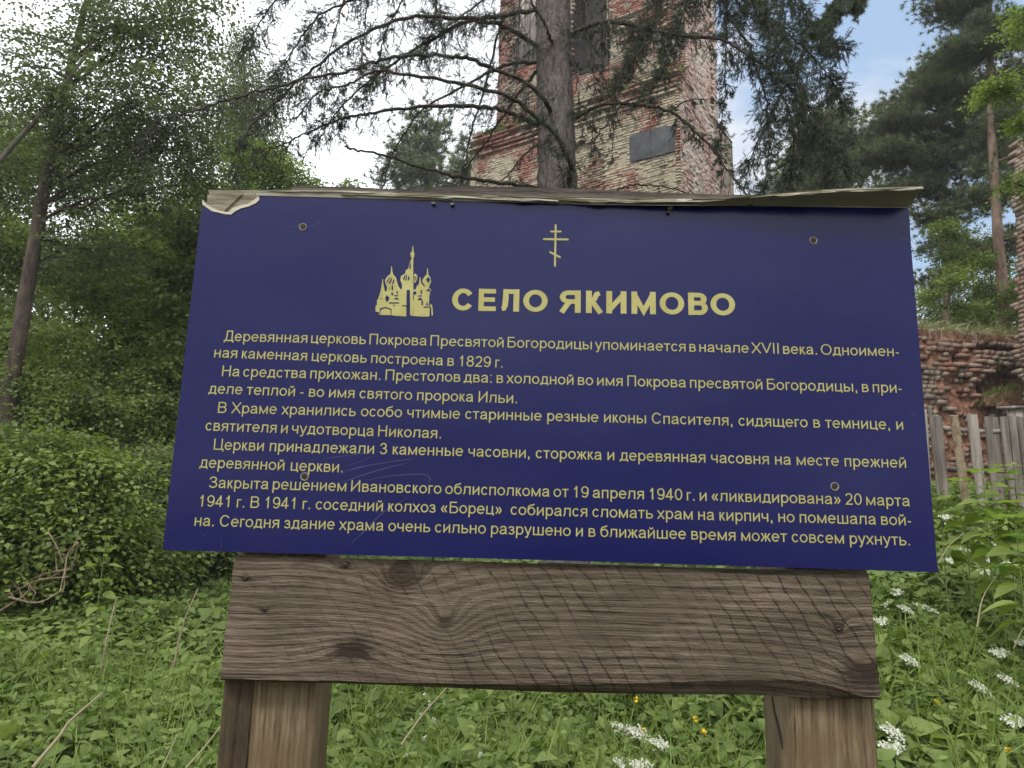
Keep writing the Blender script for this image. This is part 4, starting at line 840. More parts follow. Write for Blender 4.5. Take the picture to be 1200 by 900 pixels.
# ------------------------------------------------------------------ picket fence
def make_fence():
    Y = 7.0; a = at(1060, 560, Y); c = at(1215, 560, Y - .35); d = nrm(np.array([c[0] - a[0], c[1] - a[1], 0])); n_ = np.array([d[1], -d[0], 0]); F = Facade((a[0], a[1], 0), d, n_)
    T = empty('picket_fence', (a[0], a[1], float(G(a[0], a[1]))), 'weathered grey picket fence with leaning uneven pales below the ruined wall', 'fence'); TL = np.array(T.location)
    PK = [(1078, 1086, 480, 1081, 1091), (1087.5, 1091.8, 478.5, 1097, 1100), (1091.5, 1104, 487, 1099.5, 1111), (1112, 1123, 487, 1123.5, 1133.5), (1132, 1144.5, 486.5, 1142, 1154), (1153, 1161.5, 487, 1161, 1170), (1162, 1171.5, 488.5, 1170, 1179), (1171.8, 1180.2, 488, 1181, 1189), (1181.5, 1190, 488, 1190.5, 1199), (1191, 1199.5, 488, 1200.5, 1209), (1201, 1209.5, 487, 1210, 1219), (1211, 1220, 489, 1221, 1230)]
    rs = np.random.RandomState(3)
    for k, (xl, xr, yt, bl, br) in enumerate(PK):
        yb = 566; q = [F.px(xl, yt + rs.uniform(-.6, .6)), F.px(xr, yt + rs.uniform(-1, 1)), F.px(br, yb), F.px(bl, yb)]
        gz = float(G(a[0] + 1, a[1])) - .1; dn = (q[2][1] - gz) / (q[0][1] - q[3][1])
        q[2] = (q[2][0] + (q[2][0] - q[1][0]) * dn, gz); q[3] = (q[3][0] + (q[3][0] - q[0][0]) * dn, gz)
        B = Batch(); m = 14; V = []; th = .018
        off = -.05 if k in (6, 10) else (.02 if k in (3, 4) else 0)
        for r in range(m + 1):
            f = r / m
            for sx, t in ((0, 0), (1, 0), (1, -th), (0, -th)):
                x = (q[0][0] * (1 - sx) + q[1][0] * sx) * (1 - f) + (q[3][0] * (1 - sx) + q[2][0] * sx) * f; z = (q[0][1] * (1 - sx) + q[1][1] * sx) * (1 - f) + (q[3][1] * (1 - sx) + q[2][1] * sx) * f
                V.append(F.P(x + .006 * (fbm(f * 6, k * 3. + sx, 3, 2) - .45) * 2, z + (.006 * rs.normal() if r == 0 else 0), off + t + .004 * fbm(f * 4, k * 2., 2, 3)))
        i = np.arange(m)[:, None]; j = np.arange(4)[None]; j2 = (j + 1) % 4; B.add(np.array(V), np.stack([i * 4 + j, (i + 1) * 4 + j, (i + 1) * 4 + j2, i * 4 + j2], -1).reshape(-1, 4)); B.ngon(np.array(V[:4]))
        o = B.build('picket', M['board'] if k != 3 else M['dead_wood'], T, TL)
        if k == 3: o['label'] = 'pale bark-stripped picket'
    for (p0, p1, w_) in (((1078, 501), (1215, 506), 3.4), ((1078, 548), (1215, 552), 3.4)):
        q0 = F.px(*p0); q1 = F.px(*p1); B = Batch(); P = np.array([F.P(q0[0] + (q1[0] - q0[0]) * t, q0[1] + (q1[1] - q0[1]) * t + .01 * math.sin(t * 9), -.055) for t in np.linspace(0, 1, 9)]); tube(B, P, .022, 7, rough=.1); B.build('rail', M['board'], T, TL)
    # higher boards standing behind at the right edge
    for k in range(3):
        x0 = F.px(1184 + k * 9.5, 474); x1 = F.px(1192.6 + k * 9.5, 474); v, f = box_arrays(x0[0], x1[0], -.14, -.12, float(G(*a[:2])) , x0[1] - .01 * k); B = Batch(); B.add(F.P(0, 0, 0) + v[:, 0:1] * F.d + v[:, 1:2] * F.n + v[:, 2:3] * np.array([0, 0, 1]), f); B.build('tall_board', M['board'], T, TL)
    q0 = F.px(1171, 474.5); q1 = F.px(1214, 474.0); v, f = box_arrays(q0[0], q1[0], -.118, -.09, q0[1] - .022, q0[1] + .004); B = Batch(); B.add(F.P(0, 0, 0) + v[:, 0:1] * F.d + v[:, 1:2] * F.n + v[:, 2:3] * np.array([0, 0, 1]), f); B.build('cap_board', M['board'], T, TL)
make_fence()

def make_pier():
    rs = np.random.RandomState(33); Y = 12.6; a = at(1190, 240, Y); d = nrm(np.array([1, .12, 0])); n_ = np.array([d[1], -d[0], 0]); F = Facade((a[0], a[1], 0), d, n_); z0 = float(G(a[0], a[1])) - .3; zt = F.px(1196, 148)[1]
    T = empty('brick_pier', (a[0], a[1], z0), 'ragged reddish brick pier cut off by the right edge of the picture', 'pillar'); TL = np.array([a[0], a[1], z0])
    OX = .36
    edge = lambda z: float(np.interp(z, [F.px(1196, 400)[1], F.px(1196, 300)[1], F.px(1194, 245)[1], F.px(1188, 225)[1], F.px(1190, 195)[1], F.px(1196, 148)[1]], [F.px(1197, 400)[0] + OX, F.px(1196, 300)[0] + OX, F.px(1194, 245)[0] + OX, F.px(1187.5, 225)[0] + OX, F.px(1190, 195)[0] + OX, F.px(1197, 148)[0] + OX]))
    v, f = box_arrays(.62, 1.5, -.55, -.10, z0, zt - .9); B = Batch(); B.add(F.P(0, 0) + v[:, 0:1] * F.d + v[:, 1:2] * F.n + v[:, 2:3] * np.array([0, 0, 1]), f); B.build('core', M['mortar'], T, TL)
    z = z0; LZ = .088; k = 0; bud = 0; zv = F.px(1196, 330)[1]; S = Batch(); var = brick_variants('brick', M['ruin_brick'], .25, .2, LZ - .012, 8, 12, .006); R0 = F.M3().to_4x4()
    while z < zt:
        x = edge(z) + rs.normal(0, .02); hd = k % 2
        while x < 1.6:
            lx = (.125 if hd and rs.rand() < .6 else .25) * rs.uniform(.9, 1.05); out = rs.normal(0, .014)
            if z > zv and x < .60:
                o = bpy.data.objects.new('brick', var[rs.randint(8)]); COL.objects.link(o); o.parent = T; o.matrix_local = Matrix.Translation(Vector(F.P(x, z, out - .2) - TL)) @ R0 @ Matrix.Diagonal(((lx - .014) / .241, 1, 1)).to_4x4()
            else:
                v, f = rough_brick(lx - .014, .2, LZ - .016, rs, .010); S.add(F.P(x, z, out - .2) + v[:, 0:1] * F.d + v[:, 1:2] * F.n + v[:, 2:3] * np.array([0, 0, 1]), f, rs.rand())
            x += lx
        FL = Facade(F.P(edge(z), 0, 0), -F.n, -F.d); y = 0.02
        while y < .5:
            ly = (.25 if hd else .125) * rs.uniform(.9, 1.05); v, f = rough_brick(ly - .014, .14, LZ - .016, rs, .010)
            if z > zv:
                o = bpy.data.objects.new('brick', var[rs.randint(8)]); COL.objects.link(o); o.parent = T; o.matrix_local = Matrix.Translation(Vector(FL.P(y, z, rs.normal(0, .012) - .2) - TL)) @ FL.M3().to_4x4() @ Matrix.Diagonal(((ly - .014) / .241, 1, 1)).to_4x4(); y += ly; continue
            S.add(FL.P(y, z, rs.normal(0, .012) - .15) + v[:, 0:1] * FL.d + v[:, 1:2] * FL.n + v[:, 2:3] * np.array([0, 0, 1]), f, rs.rand()); y += ly
        z += LZ; k += 1
    s_ = S.build('brick_remains', M['ruin_brick'], T, TL); s_['kind'] = 'stuff'
make_pier()

# ------------------------------------------------------------------ trees
UP = np.array([0, 0, 1.0])
def pxm(Y): return Y / 901.0
def sprays(B, P, D, ln, m, ls, rs, tint, droop=.25, flat=.45, wid=1.0, tmpl=LEAF2, fan=.10):
    """leafy twigs: P starts, D directions, m leaves on each"""
    n = len(P); t = rs.rand(n, m) ** .8; side = np.where(rs.rand(n, m) < .5, -1., 1.)
    lat = nrm(np.cross(D, UP) + rs.normal(0, .15, (n, 3)))
    pos = P[:, None] + D[:, None] * (t * ln[:, None])[..., None] + lat[:, None] * (side * rs.rand(n, m) * fan * ln[:, None] * 3)[..., None] - UP * (droop * t ** 2 * ln[:, None])[..., None] + rs.normal(0, ls * .5, (n, m, 3))
    dr = nrm(D[:, None] * .7 + lat[:, None] * (side * .8)[..., None] - UP * (.25 + droop * .5) + rs.normal(0, .30, (n, m, 3)))
    nr = UP + rs.normal(0, flat, (n, m, 3))
    tt = np.clip(np.repeat(tint[:, None], m, 1) + rs.normal(0, .13, (n, m)), 0, 1)
    sc = (ls * rs.uniform(.65, 1.15, n * m))[:, None] * np.array([[wid, 1, 1]])
    place(B, *tmpl, pos.reshape(-1, 3), frames(dr.reshape(-1, 3), nr.reshape(-1, 3)), sc, tt.ravel())
def in_ell(n, c, r, rs, shell=.55):
    d = nrm(rs.normal(0, 1, (n, 3))); q = rs.rand(n) ** shell; return np.asarray(c) + d * q[:, None] * np.asarray(r), d
def limb(B, a, b, r0, r1, rs, sag=.12, seg=5, n=7):
    a = np.asarray(a); b = np.asarray(b); t = np.linspace(0, 1, n)[:, None]; L_ = np.linalg.norm(b - a)
    P = a + (b - a) * t + UP * (sag * L_ * np.sin(t * 3.14)) + rs.normal(0, .018 * L_, (n, 3)) * np.sin(t * 3.14); tube(B, P, np.linspace(r0, r1, n), seg, cap=False)
def broadleaf(name, label, trunk, rad, crowns, mat, bark, ls=.055, m=22, ln=.5, seed=1, group=None, cat='tree', droop=.25, tint=(.25, .8), limbs=22, wid=1.0, tmpl=LEAF2, shell=.55, fan=.10, cl_=.42, zf=.55, flat=.85):
    """trunk: world points; crowns: (centre, radii, twigs)"""
    rs = np.random.RandomState(seed); tr = smooth_path(trunk, 5); o0 = np.array(tr[0])
    T = empty(name, o0, label, cat, group)
    if len(trunk) > 1:
        B = Batch(); tube(B, tr, np.linspace(rad, rad * .18, len(tr)), 10, rough=.12, seed=seed); B.build('trunk', bark, T, o0, smooth=True)
    LB_ = Batch(); B = Batch(); tot = sum(c[2] for c in crowns)
    for c, r, n in crowns:
        nb = max(3, int(n / (26 if cat == 'tree' else 13))); bc, _ = in_ell(nb, c, np.array(r) * .8, rs, .45)              # boughs gather the twigs into clumps
        k = rs.randint(nb, size=n); cl = min(r) * cl_; P = bc[k] + rs.normal(0, 1, (n, 3)) * np.array([cl, cl, cl * zf]); D = nrm((P - c) * [1, 1, .35] / np.array(r) * .6 + rs.normal(0, .55, (n, 3)) * [1, 1, .35])
        bt = rs.uniform(tint[0], tint[1], nb); sprays(B, P - D * ln * .3, D, ln * rs.uniform(.6, 1.25, n), m, ls, rs, np.clip(bt[k] + rs.normal(0, .14, n), 0, 1), droop, flat, wid, tmpl, fan)
        for q in bc[:max(3, int(limbs * n / tot))]:
            s = tr[np.argmin(np.abs(tr[:, 2] - (q[2] - .35 * np.linalg.norm((q - tr[len(tr) // 2])[:2]))))]
            limb(LB_, s, q, max(.010, rad * .17), .005, rs, .08)
            for _ in range(2): limb(LB_, s + (q - s) * rs.uniform(.4, .8), q + rs.normal(0, cl, 3), .008, .003, rs, .05, 4, 5)
    o_ = LB_.build('limbs', bark, T, o0); o_['kind'] = 'stuff'
    o_ = B.build('crown', mat, T, o0); o_['kind'] = 'stuff'
    return T
def tuft_t(n=26, rs=np.random.RandomState(2), ln=1.0, wd=.07):
    v = []; f = []
    for k in range(n):
        d = nrm(rs.normal(0, .8, 3) + [0, .9, 0]); s = nrm(np.cross(d, rs.normal(0, 1, 3))); b0 = np.array([0, rs.rand() * .5, 0]); l_ = rs.uniform(.6, 1) * ln
        v += [b0 - s * wd / 2, b0 + s * wd / 2, b0 + d * l_]; f.append((3 * k, 3 * k + 1, 3 * k + 2))
    return np.array(v), np.array(f)
TUFT = tuft_t(30, wd=.085)
def pine(name, label, trunk, rad, crowns, mat, bark, ts=.16, seed=1, group=None, limbs=26, tint=(.2, .8)):
    rs = np.random.RandomState(seed); tr = smooth_path(trunk, 5); o0 = np.array(tr[0]); T = empty(name, o0, label, 'tree', group)
    B = Batch(); tube(B, tr, np.linspace(rad, rad * .35, len(tr)), 10, rough=.12, seed=seed); B.build('trunk', bark, T, o0, smooth=True)
    LB_ = Batch(); B = Batch(); tot = sum(c[2] for c in crowns)
    for c, r, n in crowns:
        nb = max(3, int(n / 30)); bc, bd = in_ell(nb, c, np.array(r) * .85, rs, .5); k = rs.randint(nb, size=n); cl = max(min(r) * .34, ts * 1.2)
        P = bc[k] + rs.normal(0, 1, (n, 3)) * [cl * 1.25, cl * 1.25, cl * .33]; D = nrm((P - bc[k]) * .8 + (bc[k] - c) * .25 + UP * cl * .9 + rs.normal(0, cl * .3, (n, 3)))
        bt = rs.uniform(*tint, nb); place(B, *TUFT, P, frames(D, rs.normal(0, 1, (n, 3))), ts * rs.uniform(.7, 1.2, n), np.clip(bt[k] + rs.normal(0, .12, n), 0, 1))
        for q in bc[:max(3, int(limbs * n / tot))]:
            s = tr[np.argmin(np.abs(tr[:, 2] - (q[2] - .15 * np.linalg.norm((q - tr[len(tr) // 2])[:2]))))]
            limb(LB_, s, q, max(.02, rad * .25), .01, rs, .05)
            for _ in range(3): limb(LB_, s + (q - s) * rs.uniform(.5, .9), q + rs.normal(0, cl, 3) * [1.3, 1.3, .4], .012, .005, rs, .05, 4, 5)
    o_ = LB_.build('limbs', bark, T, o0); o_['kind'] = 'stuff'
    o_ = B.build('crown', mat, T, o0); o_['kind'] = 'stuff'; return T
def TP(*pts):
    """trunk through photo pixels (px, py, distance), its foot dropped to the ground"""
    P = [at(x, y, Y) for x, y, Y in pts]; f = P[0].copy(); f[2] = G(f[0], f[1]) - .1
    return np.array(([f] if P[0][2] - f[2] > .15 else []) + P)
def EL(px, py, Y, rx, ry, n, dy=.8): k = pxm(Y); return (at(px, py, Y), (rx * k, max(rx, ry) * k * dy, ry * k), n)

# --- left side of the clearing ---
broadleaf('leaning_tree', 'tall leaning trunk at the left edge carrying a high grey-green crown', TP((0, 560, 9), (10, 470, 9), (25, 380, 9), (45, 260, 9), (62, 170, 9), (80, 90, 9), (102, 0, 9), (128, -110, 9)), .13,
          [EL(165, 45, 8.8, 85, 50, 293), EL(120, 150, 9.2, 90, 50, 293), EL(200, 110, 8.6, 60, 40, 133), EL(60, 215, 9.4, 70, 45, 151), EL(185, 205, 9, 60, 45, 168), EL(150, -60, 9, 160, 50, 231), EL(200, 160, 8.8, 55, 40, 105), EL(10, 60, 9, 45, 36, 59), EL(30, 120, 9, 60, 50, 89), EL(225, 10, 8.8, 45, 26, 97), EL(95, 300, 9.4, 50, 40, 106)], M['leaf_grey'], M['bark_dark'], .056, 24, .5, 3, limbs=46, cl_=.8, tint=(.15, .7))
broadleaf('young_birch', 'slim young tree at the far left edge with light green leaves', TP((-30, 560, 11), (-18, 400, 11), (5, 200, 11), (16, 120, 11)), .05,
          [EL(8, 190, 11, 50, 60, 304), EL(25, 290, 11, 50, 60, 352), EL(-40, 240, 11, 60, 120, 320), EL(20, 395, 11, 55, 50, 336)], M['leaf_mid'], M['bark_grey'], .066, 20, .45, 5, tint=(.4, .95))
broadleaf('diagonal_tree', 'dark thin trunk slanting in from the left edge across the foliage', TP((-60, 400, 8), (-30, 240, 8), (0, 188, 8), (50, 132, 8.2), (90, 80, 8.4), (120, 30, 8.6)), .05,
          [EL(120, 30, 8.6, 40, 30, 50), EL(60, 110, 8.2, 35, 25, 40)], M['leaf_grey'], M['bark_grey'], .045, 20, .35, 6, limbs=14, tint=(.1, .5))
broadleaf('green_tree', 'full green deciduous tree filling the space left of the sign', TP((160, 640, 12.5), (158, 480, 12.5), (165, 330, 12.5), (170, 200, 12.5)), .10,
          [EL(150, 330, 12.5, 75, 60, 672), EL(195, 400, 12.3, 60, 70, 672), EL(120, 430, 12.6, 70, 60, 576), EL(180, 290, 12.8, 60, 55, 416), EL(215, 500, 12, 60, 60, 528), EL(140, 520, 12.4, 70, 50, 480)], M['leaf_mid'], M['bark_grey'], .078, 24, .5, 7, tint=(.3, .8))
broadleaf('dark_tree', 'dark dense tree beside the sign at its left edge, mid height', TP((250, 650, 10.5), (245, 500, 10.5), (240, 350, 10.5), (236, 260, 10.5)), .08,
          [EL(225, 350, 10.5, 45, 60, 416), EL(220, 450, 10.3, 45, 60, 480), EL(240, 280, 10.6, 45, 40, 288), EL(205, 560, 10, 55, 55, 528), EL(300, 400, 11, 70, 140, 416)], M['leaf_mid'], M['bark_grey'], .078, 22, .45, 8, tint=(.3, .95))
broadleaf('drooping_birch', 'narrow drooping grey-green birch crown against the white sky, left of the spruce branches', TP((292, 400, 17), (290, 260, 17), (288, 120, 17), (285, 50, 17)), .09,
          [EL(286, 60, 17, 22, 40, 180), EL(290, 120, 17, 30, 45, 450), EL(300, 165, 17, 42, 35, 300), EL(262, 150, 17, 30, 50, 195), EL(318, 100, 17, 22, 40, 90)], M['leaf_grey'], M['bark_birch'], .06, 22, .8, 9, droop=.9, tint=(.15, .7), limbs=30)
broadleaf('bright_tree', 'sunlit yellow-green tree rising just above the top left of the sign', TP((320, 640, 14), (318, 400, 14), (312, 250, 14), (308, 180, 14)), .09,
          [EL(300, 195, 14, 55, 30, 300), EL(350, 215, 14, 45, 26, 190), EL(260, 225, 14, 40, 30, 200), EL(320, 260, 14, 90, 40, 240), EL(310, 340, 14, 90, 60, 240)], M['leaf_light'], M['bark_grey'], .065, 22, .55, 10, tint=(.05, .75))
broadleaf('hazel_bush', 'light green arching bush at the left edge, lit from above', TP((40, 690, 7), (45, 620, 7), (50, 560, 7)), .035,
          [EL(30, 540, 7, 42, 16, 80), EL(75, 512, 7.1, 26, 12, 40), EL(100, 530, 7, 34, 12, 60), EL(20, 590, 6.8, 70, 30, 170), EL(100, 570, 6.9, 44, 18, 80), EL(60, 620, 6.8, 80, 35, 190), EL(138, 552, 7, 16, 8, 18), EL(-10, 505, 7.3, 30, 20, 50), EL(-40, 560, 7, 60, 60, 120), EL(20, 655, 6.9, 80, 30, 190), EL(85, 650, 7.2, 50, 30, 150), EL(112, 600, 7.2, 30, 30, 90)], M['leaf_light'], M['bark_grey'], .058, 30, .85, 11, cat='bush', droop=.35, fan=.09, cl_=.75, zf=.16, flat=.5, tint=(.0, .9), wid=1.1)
broadleaf('dark_bush', 'dark green bush between the light arching bush and the sign', TP((140, 700, 8.5), (145, 640, 8.5), (150, 580, 8.5)), .04,
          [EL(150, 600, 8.5, 60, 45, 364), EL(190, 560, 8.8, 45, 50, 294), EL(110, 640, 8.2, 60, 30, 237), EL(215, 620, 8.6, 40, 40, 224), EL(270, 600, 8.8, 70, 60, 250), EL(150, 670, 8.4, 80, 25, 220), EL(220, 670, 8.8, 60, 22, 180)], M['leaf_dark'], M['bark_grey'], .060, 28, .75, 12, cat='bush', tint=(.2, 1.0), fan=.09, cl_=.75, zf=.2, flat=.55, droop=.35)  # dark leaf colour throughout
broadleaf('small_shrub', 'small shrub with pale shining leaves at the foot of the dark bush', TP((175, 690, 7.2), (176, 655, 7.2), (176, 632, 7.2)), .012,
          [EL(160, 630, 7.2, 22, 14, 26), EL(190, 640, 7.3, 24, 14, 30), EL(176, 655, 7.1, 34, 12, 34), EL(215, 650, 7.4, 24, 12, 24)], M['leaf_mid'], M['bark_grey'], .058, 14, .25, 13, cat='bush', tint=(.6, 1.0), limbs=10)
for k, (x, yt, Y, rx, lab) in enumerate(((40, 90, 19, 100, 'far green tree behind the leaning trunk, at the left edge'), (150, 120, 21, 95, 'far green tree rising behind the full green tree'), (240, 190, 20, 75, 'far green tree just behind the left edge of the sign'))):
    hgt = 660 - yt
    broadleaf('forest_tree', lab, TP((x, 650, Y), (x + 6, 450, Y), (x + 14, yt + 40, Y)), .13, [EL(x, yt + hgt * .16, Y, rx * .8, hgt * .15, 620), EL(x + 20, yt + hgt * .42, Y, rx, hgt * .2, 900), EL(x - 10, yt + hgt * .75, Y, rx, hgt * .22, 800)], M['leaf_mid'] if k != 1 else M['leaf_dark'], M['bark_grey'], .085, 20, .7, 20 + k, 'far trees left of the sign', tint=(.15, .75))
tr = TP((204, 560, 13), (205, 420, 13), (206, 345, 13), (210, 300, 13)); broadleaf('pale_sapling', 'thin pale trunk standing in the green thicket left of the sign', tr, .03, [EL(212, 270, 13, 30, 30, 70)], M['leaf_grey'], M['bark_birch'], .05, 18, .4, 31, limbs=8)

broadleaf('thicket', 'light olive-green thicket filling the space above the arching bush', TP((70, 640, 9.6), (72, 520, 9.6), (70, 420, 9.6)), .04,
          [EL(60, 455, 9.6, 60, 34, 230), EL(105, 480, 9.4, 50, 36, 230), EL(10, 450, 9.8, 50, 36, 200), EL(140, 540, 9.2, 44, 40, 200), EL(70, 395, 9.8, 50, 34, 150), EL(170, 470, 9.8, 40, 40, 150)], M['leaf_mid'], M['bark_grey'], .058, 24, .6, 33, cat='bush', tint=(.4, 1.0), fan=.08, cl_=.65, zf=.22, flat=.6, droop=.35)
# --- behind, middle ---
pine('small_pine', 'small distant pine seen under the spruce branches, left of the church tower', TP((502, 400, 30), (503, 230, 30), (505, 140, 30)), .12, [EL(505, 142, 30, 7, 10, 50), EL(503, 160, 30, 15, 9, 120), EL(497, 178, 30, 26, 9, 190), EL(486, 196, 30, 36, 9, 230), EL(490, 216, 30, 50, 12, 280), EL(500, 250, 30, 60, 25, 300)], M['pine'], M['bark_pine'], .34, 41)
pine('distant_pine', 'distant pine top half hidden by the left corner of the church tower', TP((560, 400, 33), (556, 260, 33), (552, 165, 33)), .12, [EL(553, 168, 33, 8, 10, 60), EL(550, 190, 33, 18, 12, 150), EL(548, 215, 33, 30, 16, 220)], M['pine'], M['bark_pine'], .34, 42)
broadleaf('far_treetop', 'tiny pale green treetop just above the sign, left of the small pine', TP((410, 400, 26), (408, 300, 26), (407, 225, 26)), .08, [EL(408, 222, 26, 20, 9, 60), EL(412, 250, 26, 40, 20, 160)], M['leaf_light'], M['bark_grey'], .12, 18, .7, 43, tint=(.2, .7))

# --- right side ---
pine('near_pine', 'broad dark pine with a thin straight trunk just right of the sign', TP((1112, 560, 17), (1110, 390, 17), (1106, 250, 17), (1104, 150, 17), (1112, 60, 17)), .125,
     [EL(1108, 88, 17, 42, 20, 798), EL(1075, 118, 17, 52, 16, 798), EL(1140, 120, 17, 50, 26, 874), EL(1055, 152, 17, 55, 15, 798), EL(1120, 160, 17, 70, 22, 1064), EL(1040, 186, 17, 55, 14, 646), EL(1095, 196, 17, 70, 16, 817), EL(1060, 222, 17, 60, 12, 494), EL(1130, 235, 17, 60, 16, 475), EL(1092, 262, 17, 34, 16, 240), EL(1130, 300, 17, 36, 20, 260), EL(1095, 335, 17.5, 34, 20, 240), EL(1110, 290, 17, 40, 18, 209), EL(1165, 190, 17, 50, 26, 570)], M['pine'], M['bark_pine'], 0.151, 51, limbs=60)
pine('tall_pine', 'tallest pine with an orange trunk running up out of the top right corner', TP((1188, 560, 15), (1180, 400, 15), (1170, 280, 15), (1163, 170, 15), (1160, 60, 15), (1158, -80, 15)), .15,
     [EL(1120, 12, 15, 52, 16, 798), EL(1165, 45, 15, 62, 24, 988), EL(1135, 62, 15, 50, 16, 722), EL(1200, 90, 15, 60, 30, 798), EL(1175, 185, 15.4, 40, 30, 420), EL(1160, 240, 15.6, 40, 24, 300), EL(1190, 290, 15.5, 34, 26, 300), EL(1150, -40, 15, 110, 40, 1140), EL(1185, 140, 15, 50, 22, 494), EL(1100, -20, 15, 40, 16, 304), EL(1190, 215, 15, 36, 20, 228)], M['pine'], M['bark_pine'], 0.137, 52, limbs=56)
pine('slender_pine', 'lighter green pine behind the drooping spruce foliage, above the right half of the sign', TP((985, 560, 21), (980, 300, 21), (975, 130, 21)), .13,
     [EL(978, 140, 21, 22, 12, 304), EL(965, 165, 21, 36, 14, 494), EL(950, 190, 21, 48, 14, 570), EL(985, 205, 21, 60, 16, 684), EL(930, 222, 21, 56, 12, 532), EL(1005, 175, 21, 26, 18, 304), EL(950, 270, 21, 90, 40, 684)], M['pine'], M['bark_pine'], 0.195, 53, tint=(.35, 1.0))
broadleaf('edge_maple', 'bright yellow-green leaf sprays reaching in from a tree just past the right edge', TP((1250, 640, 6.6), (1246, 400, 6.6), (1240, 250, 6.6), (1236, 140, 6.6), (1240, 0, 6.6)), .06,
          [EL(1180, 108, 6.4, 28, 20, 70), EL(1192, 140, 6.5, 26, 14, 44), EL(1198, 30, 6.6, 22, 30, 50), EL(1182, 222, 6.8, 18, 16, 24), EL(1225, 80, 6.6, 30, 60, 60)], M['leaf_light'], M['bark_spruce'], .040, 18, .20, 54, tint=(.3, 1.0), limbs=16, droop=.3)
for k, (x, yt, Y, lab) in enumerate(((1110, 262, 15.2, 'light green sapling on top of the ruined wall, next to the sign'), (1160, 300, 15.6, 'light green sapling on the ruined wall in front of the orange trunk'), (1198, 330, 14.6, 'low yellow-green sapling on the wall at the right edge'))):
    f = at(x, 395, Y); tr = np.array([f, at(x + 3, (yt + 395) / 2, Y), at(x - 2, yt, Y)])
    broadleaf('wall_sapling', lab, tr, .03, [EL(x, yt + 10, Y, 30, 14, 90), EL(x + 8, yt + 40, Y, 34, 16, 130), EL(x - 10, yt + 75, Y, 34, 16, 120), EL(x + 5, yt + 100, Y, 30, 12, 90)], M['leaf_light'] if k != 1 else M['leaf_mid'], M['bark_grey'], .062, 16, .4, 60 + k, 'saplings growing on the ruined wall', tint=(.1, .8), limbs=14)
broadleaf('backdrop_tree', 'dark green tree filling the gap above the ruined wall', TP((1140, 560, 23), (1142, 400, 23), (1140, 300, 23)), .1, [EL(1120, 365, 23, 60, 26, 320), EL(1180, 340, 23, 50, 50, 380), EL(1230, 330, 23, 60, 60, 200), EL(1150, 290, 23, 50, 30, 160)], M['leaf_dark'], M['bark_grey'], .09, 20, .7, 64, tint=(.2, .9))

